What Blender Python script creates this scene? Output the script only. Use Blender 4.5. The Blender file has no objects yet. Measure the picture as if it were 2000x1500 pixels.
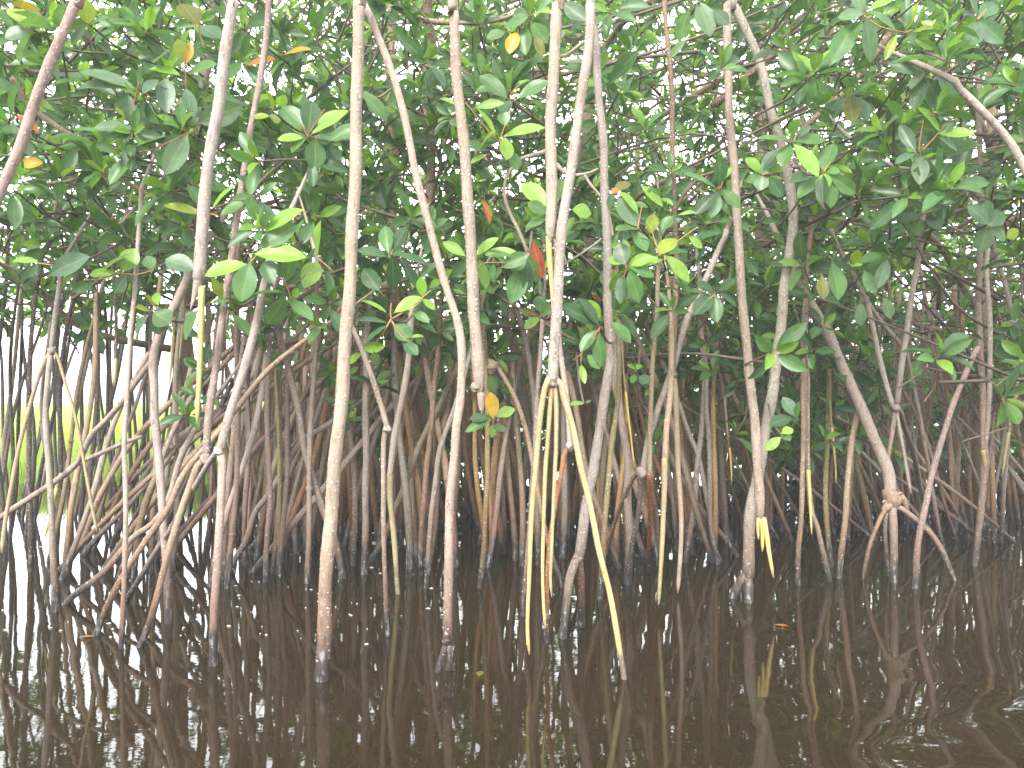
import bpy, math, random
import numpy as np
from mathutils import Vector, Matrix, noise as mnoise

R = math.radians
rng = np.random.default_rng(11)
random.seed(11)
S = bpy.context.scene
COL = S.collection

# ------------------------------------------------------------------ camera, sky, sun, exposure
CAM_H, PITCH, F = 0.9, R(1.15), 1500.0            # metres above the water, radians, focal length in photo pixels
cam = bpy.data.cameras.new('camera'); cam.sensor_width = 36.0; cam.lens = F / 2000 * 36
cam.clip_start = 0.05; cam.clip_end = 3000
co = bpy.data.objects.new('camera', cam); COL.objects.link(co)
co.location = (0, 0, CAM_H); co.rotation_euler = (R(90) + PITCH, 0, 0)
S.camera = co

SUN_EL, SUN_AZ = R(38), R(202)
W = bpy.data.worlds.new('World'); S.world = W; W.use_nodes = True
nt = W.node_tree; nt.nodes.clear()
sky = nt.nodes.new('ShaderNodeTexSky'); sky.sky_type = 'NISHITA'; sky.sun_disc = False
sky.sun_elevation = SUN_EL; sky.sun_rotation = SUN_AZ; sky.air_density = 1.0; sky.dust_density = 3.0
hs = nt.nodes.new('ShaderNodeHueSaturation'); hs.inputs['Saturation'].default_value = 0.22; hs.inputs['Value'].default_value = 1.25
bg = nt.nodes.new('ShaderNodeBackground'); bg.inputs['Strength'].default_value = 0.15
wo = nt.nodes.new('ShaderNodeOutputWorld')
nt.links.new(sky.outputs[0], hs.inputs['Color']); cl = nt.nodes.new('ShaderNodeMix'); cl.data_type = 'RGBA'; cl.inputs[0].default_value = 0.7; cl.inputs[7].default_value = (6.2, 6.35, 6.5, 1)   # overcast
# thin bright cloud low over the far side, duller cloud overhead and behind
tcw = nt.nodes.new('ShaderNodeTexCoord'); dt = nt.nodes.new('ShaderNodeVectorMath'); dt.operation = 'DOT_PRODUCT'; dt.inputs[1].default_value = (0.0, 0.93, 0.37)
nt.links.new(tcw.outputs['Generated'], dt.inputs[0])
mr = nt.nodes.new('ShaderNodeMapRange'); mr.interpolation_type = 'SMOOTHSTEP'; mr.inputs[1].default_value = 0.35; mr.inputs[2].default_value = 0.95; mr.inputs[3].default_value = 1.0; mr.inputs[4].default_value = 3.4
nt.links.new(dt.outputs['Value'], mr.inputs[0])
vm = nt.nodes.new('ShaderNodeVectorMath'); vm.operation = 'SCALE'; vm.inputs[0].default_value = (6.2, 6.35, 6.5); nt.links.new(mr.outputs[0], vm.inputs['Scale']); nt.links.new(vm.outputs[0], cl.inputs[7])
nt.links.new(hs.outputs[0], cl.inputs[6]); nt.links.new(cl.outputs[2], bg.inputs['Color']); nt.links.new(bg.outputs[0], wo.inputs['Surface'])
sl = bpy.data.lights.new('sun', 'SUN'); sl.energy = 1.5; sl.angle = R(18); sl.color = (1.0, 0.96, 0.9)
so = bpy.data.objects.new('sun', sl); COL.objects.link(so); so.rotation_euler = (R(90) - SUN_EL, 0, R(-22)); so.location = (-3, -6, 9)
vs = S.view_settings; vs.view_transform = 'Standard'; vs.look = 'None'; vs.gamma = 1.0; vs.exposure = 1.8
S.render.engine = 'CYCLES'
cy = S.cycles; cy.use_denoising = True; cy.denoiser = 'OPENIMAGEDENOISE'
cy.max_bounces = 7; cy.diffuse_bounces = 4; cy.glossy_bounces = 3; cy.transmission_bounces = 4; cy.transparent_max_bounces = 4
cy.caustics_reflective = False; cy.caustics_refractive = False; cy.use_adaptive_sampling = True; cy.adaptive_threshold = 0.02

# ------------------------------------------------------------------ pixels of the photograph -> points of the place
_cp, _sp = math.cos(PITCH), math.sin(PITCH)
def ray(px, py):
    x = (px - 1000) / F; y = -(py - 750) / F
    return Vector((x, _cp - y * _sp, _sp + y * _cp))
def at(px, py, d):                                   # the point seen at a pixel, d metres out over the water
    r = ray(px, py); return Vector((0, 0, CAM_H)) + r * (d / r.y)
def water_depth(py):
    r = ray(1000, py); return -CAM_H / r.z * r.y

# ------------------------------------------------------------------ materials
def mat(name):
    m = bpy.data.materials.new(name); m.use_nodes = True
    t = m.node_tree; t.nodes.clear()
    o = t.nodes.new('ShaderNodeOutputMaterial'); p = t.nodes.new('ShaderNodeBsdfPrincipled')
    t.links.new(p.outputs[0], o.inputs['Surface'])
    return m, t, p, o
def N(t, typ, **kw):
    n = t.nodes.new(typ)
    for k, v in kw.items():
        if k.startswith('i_'):
            key = k[2:].replace('_', ' ')
            n.inputs[int(key) if key.isdigit() else key].default_value = v
        else: setattr(n, k, v)
    return n
def math_(t, op, a, b=None, clamp=False):
    n = t.nodes.new('ShaderNodeMath'); n.operation = op; n.use_clamp = clamp
    for i, v in enumerate((a, b)):
        if v is None: continue
        if isinstance(v, (int, float)): n.inputs[i].default_value = v
        else: t.links.new(v, n.inputs[i])
    return n.outputs[0]
def mix(t, fac, a, b, mode='MIX'):
    n = t.nodes.new('ShaderNodeMix'); n.data_type = 'RGBA'; n.blend_type = mode
    for idx, v in ((0, fac), (6, a), (7, b)):
        if isinstance(v, (int, float)): n.inputs[idx].default_value = v
        elif isinstance(v, tuple): n.inputs[idx].default_value = (*v, 1)
        else: t.links.new(v, n.inputs[idx])
    return n.outputs[2]
def ramp(t, src, lo, hi):
    n = t.nodes.new('ShaderNodeMapRange'); n.clamp = True
    n.inputs[1].default_value = lo; n.inputs[2].default_value = hi
    t.links.new(src, n.inputs[0]); return n.outputs[0]

def bark_material(name, fine):
    m, t, p, o = mat(name)
    L = t.links
    info = N(t, 'ShaderNodeObjectInfo'); geo = N(t, 'ShaderNodeNewGeometry'); tc = N(t, 'ShaderNodeTexCoord')
    off = t.nodes.new('ShaderNodeVectorMath'); off.operation = 'ADD'
    sc = t.nodes.new('ShaderNodeVectorMath'); sc.operation = 'SCALE'; sc.inputs[0].default_value = (17, 31, 11)
    L.new(info.outputs['Random'], sc.inputs['Scale'])
    L.new(tc.outputs['Object'], off.inputs[0]); L.new(sc.outputs[0], off.inputs[1])
    v = off.outputs[0]
    mp = N(t, 'ShaderNodeMapping'); mp.inputs['Scale'].default_value = (1, 1, 0.28); L.new(v, mp.inputs[0])
    n1 = N(t, 'ShaderNodeTexNoise', i_Scale=7.0, i_Detail=5.0, i_Roughness=0.62); L.new(v, n1.inputs['Vector'])
    n2 = N(t, 'ShaderNodeTexNoise', i_Scale=75.0, i_Detail=4.0, i_Roughness=0.7); L.new(mp.outputs[0], n2.inputs['Vector'])
    n3 = N(t, 'ShaderNodeTexNoise', i_Scale=2.3, i_Detail=2.0); L.new(v, n3.inputs['Vector'])
    sep = N(t, 'ShaderNodeSeparateXYZ'); L.new(geo.outputs['Position'], sep.inputs[0]); z = sep.outputs['Z']
    c = mix(t, 1.0, info.outputs['Color'], (0.85, 0.795, 0.74), 'MULTIPLY')
    c = mix(t, math_(t, 'MULTIPLY', ramp(t, n1.outputs[0], 0.42, 0.72), 0.55), c, mix(t, 1.0, c, (0.55, 0.50, 0.47), 'MULTIPLY'))
    c = mix(t, math_(t, 'MULTIPLY', ramp(t, n3.outputs[0], 0.48, 0.7), 0.6), c, mix(t, 1.0, c, (1.0, 0.90, 0.83), 'MULTIPLY'))
    c = mix(t, math_(t, 'MULTIPLY', ramp(t, n2.outputs[0], 0.35, 0.75), 0.55), c, mix(t, 1.0, c, (1.35, 1.3, 1.25), 'MULTIPLY'))
    c = mix(t, math_(t, 'MULTIPLY', ramp(t, n2.outputs[0], 0.46, 0.3), 0.75), c, mix(t, 1.0, c, (0.42, 0.38, 0.35), 'MULTIPLY'))
    vo = N(t, 'ShaderNodeTexVoronoi', i_Scale=62.0 if fine else 48.0); L.new(v, vo.inputs['Vector'])
    spot = ramp(t, vo.outputs['Distance'], 0.30, 0.17)
    c = mix(t, math_(t, 'MULTIPLY', spot, 0.55), c, (0.60, 0.55, 0.50))
    # tide stain: purple brown, then a black wet foot with pale crust
    zz = math_(t, 'ADD', z, math_(t, 'MULTIPLY', math_(t, 'SUBTRACT', n1.outputs[0], 0.5), 0.35))
    c = mix(t, math_(t, 'MULTIPLY', ramp(t, zz, 0.48, 0.20), 0.85), c, mix(t, 1.0, c, (0.54, 0.43, 0.38), 'MULTIPLY'))
    wet = ramp(t, zz, 0.19, 0.05)
    c = mix(t, math_(t, 'MULTIPLY', wet, 0.94), c, (0.035, 0.031, 0.029))
    crust = math_(t, 'MULTIPLY', ramp(t, zz, 0.17, 0.08), ramp(t, n2.outputs[0], 0.53, 0.66))
    c = mix(t, math_(t, 'MULTIPLY', crust, 0.7), c, (0.36, 0.37, 0.36))
    L.new(c, p.inputs['Base Color'])
    ro = math_(t, 'SUBTRACT', 0.82, math_(t, 'MULTIPLY', wet, 0.4)); L.new(ro, p.inputs['Roughness'])
    p.inputs['Specular IOR Level'].default_value = 0.3
    bu = N(t, 'ShaderNodeBump', i_Strength=0.55, i_Distance=0.004)
    hsum = math_(t, 'ADD', n2.outputs[0], math_(t, 'MULTIPLY', spot, 0.8)); L.new(hsum, bu.inputs['Height']); L.new(bu.outputs[0], p.inputs['Normal'])
    return m
BARK = bark_material('root_bark', True)
BARK_FAR = BARK

def plain(name, col, rough=0.7, var=0.3, scale=20.0, spec=0.3):
    m, t, p, o = mat(name)
    tc = N(t, 'ShaderNodeTexCoord'); n = N(t, 'ShaderNodeTexNoise', i_Scale=scale, i_Detail=4.0)
    t.links.new(tc.outputs['Object'], n.inputs['Vector'])
    lo = tuple(x * (1 - var) for x in col); hi = tuple(min(1, x * (1 + var)) for x in col)
    t.links.new(mix(t, n.outputs[0], lo, hi), p.inputs['Base Color'])
    p.inputs['Roughness'].default_value = rough; p.inputs['Specular IOR Level'].default_value = spec
    return m
LENT = plain('lenticel', (0.54, 0.485, 0.43), 0.8)
CORE = plain('broken_wood', (0.42, 0.24, 0.19), 0.8, 0.4, 60)
TWIG = plain('twig_bark', (0.17, 0.13, 0.10), 0.8, 0.45, 30)
STEM = plain('young_stem', (0.36, 0.21, 0.085), 0.55, 0.3, 40)
STEM_RED = plain('red_stem', (0.28, 0.11, 0.065), 0.5, 0.3, 40)
FOAM = plain('foam', (0.75, 0.76, 0.76), 0.5, 0.15, 60)

def root_tip_material(name, age):
    m, t, p, o = mat(name)
    info = N(t, 'ShaderNodeObjectInfo'); tc = N(t, 'ShaderNodeTexCoord')
    n = N(t, 'ShaderNodeTexNoise', i_Scale=9.0, i_Detail=4.0); t.links.new(tc.outputs['Object'], n.inputs['Vector'])
    n2 = N(t, 'ShaderNodeTexNoise', i_Scale=120.0, i_Detail=3.0); t.links.new(tc.outputs['Object'], n2.inputs['Vector'])
    c = info.outputs['Color']
    if age:                                            # older and greyer higher up
        geo = N(t, 'ShaderNodeNewGeometry'); sep = N(t, 'ShaderNodeSeparateXYZ'); t.links.new(geo.outputs['Position'], sep.inputs[0])
        zz = math_(t, 'ADD', sep.outputs['Z'], math_(t, 'MULTIPLY', math_(t, 'SUBTRACT', n.outputs[0], 0.5), 0.7))
        c = mix(t, math_(t, 'MULTIPLY', ramp(t, zz, 0.22, 0.85), 0.85), c, (0.37, 0.29, 0.17))
        vo = N(t, 'ShaderNodeTexVoronoi', i_Scale=55.0); t.links.new(tc.outputs['Object'], vo.inputs['Vector'])
        c = mix(t, math_(t, 'MULTIPLY', ramp(t, vo.outputs['Distance'], 0.34, 0.2), 0.5), c, (0.30, 0.22, 0.10))
        c = mix(t, math_(t, 'MULTIPLY', ramp(t, zz, 0.14, 0.0), 0.85), c, (0.09, 0.08, 0.07))
    c = mix(t, math_(t, 'MULTIPLY', ramp(t, n.outputs[0], 0.45, 0.75), 0.6), c, mix(t, 1.0, c, (0.74, 0.58, 0.42), 'MULTIPLY'))
    c = mix(t, math_(t, 'MULTIPLY', ramp(t, n2.outputs[0], 0.55, 0.75), 0.35), c, (0.7, 0.62, 0.42))
    t.links.new(c, p.inputs['Base Color']); p.inputs['Roughness'].default_value = 0.55; p.inputs['Specular IOR Level'].default_value = 0.35
    bu = N(t, 'ShaderNodeBump', i_Strength=0.3, i_Distance=0.002); t.links.new(n2.outputs[0], bu.inputs['Height']); t.links.new(bu.outputs[0], p.inputs['Normal'])
    return m
TIP = root_tip_material('root_tip_skin', False); YOUNG = root_tip_material('young_root_skin', True)

def leaf_material():
    m, t, p, o = mat('leaf'); L = t.links
    at_ = N(t, 'ShaderNodeAttribute', attribute_name='lc'); u = N(t, 'ShaderNodeAttribute', attribute_name='lu'); lt = N(t, 'ShaderNodeAttribute', attribute_name='lt')
    geo = N(t, 'ShaderNodeNewGeometry'); tc = N(t, 'ShaderNodeTexCoord')
    n = N(t, 'ShaderNodeTexNoise', i_Scale=28.0, i_Detail=4.0, i_Roughness=0.6); L.new(tc.outputs['Object'], n.inputs['Vector'])
    c = at_.outputs['Color']
    c = mix(t, ramp(t, n.outputs[0], 0.35, 0.7), mix(t, 1.0, c, (0.78, 0.82, 0.8), 'MULTIPLY'), mix(t, 1.0, c, (1.2, 1.12, 1.05), 'MULTIPLY'))
    au = math_(t, 'ABSOLUTE', u.outputs['Fac'])
    rib = math_(t, 'MULTIPLY', ramp(t, au, 0.11, 0.03), 0.5)
    c = mix(t, rib, c, mix(t, 0.6, c, (0.30, 0.36, 0.10)))
    # faint side veins
    w = math_(t, 'SINE', math_(t, 'ADD', math_(t, 'MULTIPLY', lt.outputs['Fac'], 70.0), math_(t, 'MULTIPLY', au, -14.0)))
    c = mix(t, math_(t, 'MULTIPLY', ramp(t, w, 0.6, 1.0), 0.05), c, mix(t, 1.0, c, (1.5, 1.45, 1.2), 'MULTIPLY'))
    blot = N(t, 'ShaderNodeTexNoise', i_Scale=85.0, i_Detail=2.0); L.new(tc.outputs['Object'], blot.inputs['Vector'])
    c = mix(t, math_(t, 'MULTIPLY', ramp(t, blot.outputs[0], 0.72, 0.78), 0.7), c, (0.16, 0.10, 0.04))
    back = mix(t, 1.0, c, (1.45, 1.35, 0.95), 'MULTIPLY')
    c2 = mix(t, geo.outputs['Backfacing'], c, back)
    L.new(c2, p.inputs['Base Color'])
    p.inputs['Roughness'].default_value = 0.36; p.inputs['Specular IOR Level'].default_value = 0.5
    bu = N(t, 'ShaderNodeBump', i_Strength=0.05, i_Distance=0.002); L.new(w, bu.inputs['Height']); L.new(bu.outputs[0], p.inputs['Normal'])
    tr = t.nodes.new('ShaderNodeBsdfTranslucent'); L.new(mix(t, 1.0, c, (1.7, 1.75, 0.75), 'MULTIPLY'), tr.inputs['Color'])
    ms = t.nodes.new('ShaderNodeMixShader'); ms.inputs[0].default_value = 0.36
    L.new(p.outputs[0], ms.inputs[1]); L.new(tr.outputs[0], ms.inputs[2]); L.new(ms.outputs[0], o.inputs['Surface'])
    return m
LEAF = leaf_material()

def grass_material():
    m, t, p, o = mat('marsh_grass'); L = t.links
    at_ = N(t, 'ShaderNodeAttribute', attribute_name='lc')
    L.new(at_.outputs['Color'], p.inputs['Base Color']); p.inputs['Roughness'].default_value = 0.6
    tr = t.nodes.new('ShaderNodeBsdfTranslucent'); L.new(at_.outputs['Color'], tr.inputs['Color'])
    ms = t.nodes.new('ShaderNodeMixShader'); ms.inputs[0].default_value = 0.4
    L.new(p.outputs[0], ms.inputs[1]); L.new(tr.outputs[0], ms.inputs[2]); L.new(ms.outputs[0], o.inputs['Surface'])
    return m
GRASS = grass_material()

def water_material():
    m, t, p, o = mat('brown_water'); L = t.links
    geo = N(t, 'ShaderNodeNewGeometry')
    n0 = N(t, 'ShaderNodeTexNoise', i_Scale=1.2, i_Detail=3.0); L.new(geo.outputs['Position'], n0.inputs['Vector'])
    L.new(mix(t, n0.outputs[0], (0.0175, 0.0118, 0.0052), (0.026, 0.0175, 0.008)), p.inputs['Base Color'])
    p.inputs['Roughness'].default_value = 0.02; p.inputs['IOR'].default_value = 1.333; p.inputs['Specular IOR Level'].default_value = 0.5
    # small ripples everywhere, a slow wash in the near right corner
    mp = N(t, 'ShaderNodeMapping'); mp.inputs['Scale'].default_value = (1.0, 1.9, 1); L.new(geo.outputs['Position'], mp.inputs[0])
    n1 = N(t, 'ShaderNodeTexNoise', i_Scale=9.0, i_Detail=3.0, i_Roughness=0.55); L.new(mp.outputs[0], n1.inputs['Vector'])
    n2 = N(t, 'ShaderNodeTexNoise', i_Scale=1.6, i_Detail=1.0); L.new(mp.outputs[0], n2.inputs['Vector'])
    sep = N(t, 'ShaderNodeSeparateXYZ'); L.new(geo.outputs['Position'], sep.inputs[0])
    # distance from the near right corner of the water
    dx = math_(t, 'SUBTRACT', sep.outputs['X'], 1.75); dy = math_(t, 'SUBTRACT', sep.outputs['Y'], 1.45)
    rr = math_(t, 'SQRT', math_(t, 'ADD', math_(t, 'MULTIPLY', dx, dx), math_(t, 'MULTIPLY', dy, dy)))
    msk = ramp(t, rr, 1.3, 0.3)
    wv = math_(t, 'SINE', math_(t, 'ADD', math_(t, 'MULTIPLY', rr, 11.0), math_(t, 'MULTIPLY', n2.outputs[0], 5.0)))
    wash = math_(t, 'MULTIPLY', math_(t, 'MULTIPLY', wv, msk), 0.0135)
    h = math_(t, 'ADD', math_(t, 'MULTIPLY', n1.outputs[0], 0.00022), math_(t, 'ADD', wash, math_(t, 'MULTIPLY', n2.outputs[0], 0.0021)))
    bu = N(t, 'ShaderNodeBump', i_Strength=1.0, i_Distance=1.0); L.new(h, bu.inputs['Height']); L.new(bu.outputs[0], p.inputs['Normal'])
    return m
WATER = water_material()

# ------------------------------------------------------------------ mesh helpers
class MB:
    """collects vertices and faces (all local to nothing: world space) for ONE mesh object"""
    def __init__(s): s.v = []; s.f = []; s.mi = []; s.n = 0
    def add(s, V, Fc, mi=0):
        s.v.append(np.asarray(V, float).reshape(-1, 3)); k = s.n
        for f in Fc: s.f.append([i + k for i in f])
        s.mi += [mi] * len(Fc); s.n += len(V)
def link(name, me, mats, parent=None, col=None):
    for m in mats: me.materials.append(m)
    o = bpy.data.objects.new(name, me); COL.objects.link(o)
    if parent is not None: o.parent = parent
    if col is not None: o.color = (*col, 1)
    return o
def build(mb, name, mats, parent=None, origin=None, col=None, smooth=True):
    V = np.concatenate(mb.v) if mb.v else np.zeros((0, 3))
    base = Vector((0, 0, 0))
    if parent is not None: base = parent_origin(parent)
    elif origin is not None: base = Vector(origin)
    V = V - np.array(base)
    me = bpy.data.meshes.new(name); me.from_pydata(V.tolist(), [], mb.f); 
    me.polygons.foreach_set('use_smooth', [smooth] * len(mb.f)); me.polygons.foreach_set('material_index', mb.mi)
    me.update()
    o = link(name, me, mats, parent, col)
    if parent is None: o.location = base
    return o
def parent_origin(p):
    b = Vector(p.location); q = p.parent
    while q is not None: b += Vector(q.location); q = q.parent
    return b
def tag(o, label=None, cat=None, group=None, kind=None):
    if label: o['label'] = label
    if cat: o['category'] = cat
    if group: o['group'] = group
    if kind: o['kind'] = kind
    return o
def empty(name, loc):
    o = bpy.data.objects.new(name, None); COL.objects.link(o); o.location = loc; o.empty_display_size = 0.1
    return o

def smooth_path(P, n):
    """Catmull-Rom through the points P, n samples evenly along it"""
    P = [np.array(p, float) for p in P]
    if len(P) == 2:
        return np.array([P[0] + (P[1] - P[0]) * k / (n - 1) for k in range(n)])
    Q = [2 * P[0] - P[1]] + P + [2 * P[-1] - P[-2]]
    out = []
    for i in range(1, len(Q) - 2):
        a, b, c, d = Q[i - 1], Q[i], Q[i + 1], Q[i + 2]
        for k in range(12):
            t = k / 12
            out.append(0.5 * (2 * b + (c - a) * t + (2 * a - 5 * b + 4 * c - d) * t * t + (3 * b - a - 3 * c + d) * t ** 3))
    out.append(P[-1]); out = np.array(out)
    s = np.concatenate([[0], np.cumsum(np.linalg.norm(np.diff(out, axis=0), axis=1))])
    q = np.linspace(0, s[-1], n)
    return np.stack([np.interp(q, s, out[:, k]) for k in range(3)], 1)

def frames(C):
    T = np.gradient(C, axis=0); T /= np.maximum(np.linalg.norm(T, axis=1, keepdims=True), 1e-9)
    up = np.array([0.31, -0.9, 0.12]) if abs(T[0][1]) < 0.9 else np.array([1.0, 0, 0])
    A = np.cross(T, up); A /= np.maximum(np.linalg.norm(A, axis=1, keepdims=True), 1e-9)
    B = np.cross(T, A)
    return T, A, B
def tube(mb, C, rad, sides=9, mi=0, lump=0.06, cap0=True, cap1=True, seed=0.0):
    n = len(C); T, A, B = frames(C)
    th = np.linspace(0, 2 * math.pi, sides, endpoint=False)
    rad = np.asarray(rad, float).reshape(-1, 1)
    rr = rad * (1 + lump * (rng.random((n, sides)) - 0.5) * 1.3 + lump * np.sin(seed + np.arange(n) * 0.9)[:, None] * 0.6)
    V = C[:, None, :] + rr[:, :, None] * (np.cos(th)[None, :, None] * A[:, None, :] + np.sin(th)[None, :, None] * B[:, None, :])
    V = V.reshape(-1, 3); Fc = []
    for i in range(n - 1):
        for k in range(sides):
            k2 = (k + 1) % sides
            Fc.append((i * sides + k, i * sides + k2, (i + 1) * sides + k2, (i + 1) * sides + k))
    V = list(V)
    if cap0:
        V.append(C[0] - T[0] * rad[0, 0] * 0.5); c = len(V) - 1
        for k in range(sides): Fc.append((c, (k + 1) % sides, k))
    if cap1:
        V.append(C[-1] + T[-1] * rad[-1, 0] * 0.7); c = len(V) - 1; b = (n - 1) * sides
        for k in range(sides): Fc.append((c, b + k, b + (k + 1) % sides))
    mb.add(V, Fc, mi)
    return T, A, B
def bumps(mb, C, rad, per_m, mi=1, size=0.0026):
    """raised pale lenticels scattered over a root"""
    T, A, B = frames(C); rad = np.asarray(rad, float).reshape(-1)
    s = np.concatenate([[0], np.cumsum(np.linalg.norm(np.diff(C, axis=0), axis=1))])
    cnt = int(s[-1] * per_m)
    for _ in range(cnt):
        q = rng.random() * s[-1]; i = min(len(C) - 2, int(np.searchsorted(s, q)) - 1); i = max(i, 0)
        t = (q - s[i]) / max(s[i + 1] - s[i], 1e-6)
        c = C[i] * (1 - t) + C[i + 1] * t
        if c[2] < 0.05: continue
        r = rad[i] * (1 - t) + rad[i + 1] * t; a = rng.random() * 6.283
        nn = math.cos(a) * A[i] + math.sin(a) * B[i]; tt = T[i]; bb = np.cross(nn, tt)
        z = size * (0.55 + 0.9 * rng.random()); p = c + nn * r * 0.985
        V = [p + tt * z * 0.8, p + bb * z * 1.15, p - tt * z * 0.8, p - bb * z * 1.15, p + nn * z * 0.95]
        mb.add(V, [(0, 1, 4), (1, 2, 4), (2, 3, 4), (3, 0, 4)], mi)
def lump_ball(mb, c, r, mi=0, amp=0.45, seed=0, sq=(1, 1, 1)):
    n1, n2 = 12, 9; V = []; Fc = []
    for i in range(n2 + 1):
        ph = math.pi * i / n2
        for k in range(n1):
            th = 2 * math.pi * k / n1
            d = Vector((math.sin(ph) * math.cos(th), math.sin(ph) * math.sin(th), math.cos(ph)))
            q = r * (1 + amp * mnoise.noise(d * 1.9 + Vector((seed * 3.1, seed, 0))) + amp * 0.5 * mnoise.noise(d * 4.3 + Vector((seed, 9, 2))))
            V.append((c[0] + d.x * q * sq[0], c[1] + d.y * q * sq[1], c[2] + d.z * q * sq[2]))
    for i in range(n2):
        for k in range(n1):
            k2 = (k + 1) % n1
            Fc.append((i * n1 + k, (i + 1) * n1 + k, (i + 1) * n1 + k2, i * n1 + k2))
    mb.add(V, Fc, mi)

# ---- leaves
def leaf_template(ns, nw):
    V = []; U = []; Tt = []
    for i in range(ns + 1):
        t = i / ns
        w = 0.5 * (max(0.0, 4 * t * (1 - t)) ** 0.86) * (0.84 + 0.30 * t)
        w = max(w, 0.014)
        for k in range(nw + 1):
            u = 2 * k / nw - 1
            z = abs(u) * w * 0.24 - 0.16 * t * t - 0.012 * math.sin(t * 11 + u * 2)
            V.append((u * w, t, z)); U.append(u); Tt.append(t)
    Fq = []
    for i in range(ns):
        for k in range(nw):
            a = i * (nw + 1) + k
            Fq.append((a, a + 1, a + nw + 2, a + nw + 1))
    # stalk
    b = len(V)
    V += [(-0.018, -0.16, 0.03), (0.018, -0.16, 0.03), (0.018, 0.0, 0.0), (-0.018, 0.0, 0.0)]; U += [9, 9, 9, 9]; Tt += [0, 0, 0, 0]
    Fq.append((b, b + 1, b + 2, b + 3))
    return np.array(V), np.array(Fq), np.array(U), np.array(Tt)
TPL_NEAR = leaf_template(9, 4)
TPL_FAR = leaf_template(5, 2)
STALK_COL = np.array([0.33, 0.20, 0.05])
class Leaves:
    def __init__(s, tpl): s.tpl = tpl; s.M = []; s.P = []; s.C = []; s.D = []
    def add(s, base, u, nrm, L, w, colr, droop=1.0):
        u = np.asarray(u, float); u = u / np.linalg.norm(u)
        n = np.asarray(nrm, float); n = n - u * n.dot(u); ln = np.linalg.norm(n)
        n = n / ln if ln > 1e-4 else np.array([u[2], u[0], u[1]])
        sd = np.cross(u, n)
        s.M.append(np.stack([sd * w, u * L, n * L * droop], 1)); s.P.append(np.asarray(base, float)); s.C.append(colr)
    def build(s, name, parent=None, origin=(0, 0, 0)):
        V, Fq, U, Tt = s.tpl; n = len(s.M); nv = len(V)
        M = np.array(s.M); P = np.array(s.P); C = np.array(s.C)
        base = np.array(parent_origin(parent)) if parent is not None else np.array(origin)
        X = np.einsum('nij,vj->nvi', M, V) + P[:, None, :] - base
        me = bpy.data.meshes.new(name)
        q = (Fq[None] + (np.arange(n) * nv)[:, None, None]).reshape(-1, 4)
        me.vertices.add(n * nv); me.vertices.foreach_set('co', X.reshape(-1))
        me.loops.add(q.size); me.loops.foreach_set('vertex_index', q.reshape(-1).astype(np.int32))
        me.polygons.add(len(q)); me.polygons.foreach_set('loop_start', np.arange(0, q.size, 4, dtype=np.int32))
        me.polygons.foreach_set('use_smooth', np.ones(len(q), bool))
        me.update(calc_edges=True); me.validate()
        lc = np.repeat(np.concatenate([C, np.ones((n, 1))], 1)[:, None, :], nv, 1).copy()
        st = U > 5
        lc[:, st, :3] = lc[:, st, :3] * 0.35 + STALK_COL * 0.65
        a = me.attributes.new('lc', 'FLOAT_COLOR', 'POINT'); a.data.foreach_set('color', lc.reshape(-1))
        a = me.attributes.new('lu', 'FLOAT', 'POINT'); a.data.foreach_set('value', np.tile(np.where(st, 1, U), n))
        a = me.attributes.new('lt', 'FLOAT', 'POINT'); a.data.foreach_set('value', np.tile(Tt, n))
        o = link(name, me, [LEAF], parent)
        if parent is None: o.location = base
        return o
LC = {'dark': (0.060, 0.132, 0.058), 'mid': (0.098, 0.215, 0.068), 'bright': (0.23, 0.41, 0.065), 'dull': (0.10, 0.18, 0.105),
      'pale': (0.13, 0.22, 0.12), 'yellow': (0.58, 0.34, 0.02), 'lime': (0.24, 0.33, 0.035), 'orange': (0.48, 0.17, 0.03), 'red': (0.40, 0.075, 0.035), 'olive': (0.16, 0.17, 0.03)}
def jit(c, a=0.18):
    k = 1 + a * (rng.random() * 2 - 1)
    return tuple(x * k * (1 + 0.035 * (rng.random() * 2 - 1)) for x in c)

# ------------------------------------------------------------------ water, marsh and the far side
def sheet(name, x0, x1, y0, y1, z, nx, ny, material, amp=0.0):
    mb = MB(); V = []; Fc = []
    for j in range(ny + 1):
        for i in range(nx + 1):
            x = x0 + (x1 - x0) * i / nx; y = y0 + (y1 - y0) * j / ny
            V.append((x, y, z + (amp * mnoise.noise(Vector((x * 0.3, y * 0.3, 0))) if amp else 0)))
    for j in range(ny):
        for i in range(nx):
            a = j * (nx + 1) + i; Fc.append((a, a + 1, a + nx + 2, a + nx + 1))
    mb.add(V, Fc); return build(mb, name, [material])
tag(sheet('water', -900, 900, -60, 1600, 0.0, 8, 8, WATER), kind='structure')

EARTH = plain('marsh_earth', (0.20, 0.30, 0.05), 0.9, 0.35, 1.3)
mb = MB(); xs = [-700, -60, -20, -9, -6.4, -5.2, -4.6, -4.0, -3.4, -2.8, -2.3]; edge = [9.5, 9.2, 8.6, 8.2, 7.9, 8.1, 7.8, 8.0, 7.85, 8.1, 8.3]
V = []; Fc = []
for x, e in zip(xs, edge): V += [(x, e, -0.03), (x, e + 0.35, 0.05), (x * 1.05 - 0.5, 30, 0.1), (x * 1.6 - 3, 1500, 0.2)]
for i in range(len(xs) - 1):
    for k in range(3): Fc.append((i * 4 + k, i * 4 + 4 + k, i * 4 + 5 + k, i * 4 + 1 + k))
mb.add(V, Fc); tag(build(mb, 'marsh_ground', [EARTH]), kind='structure')

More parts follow.
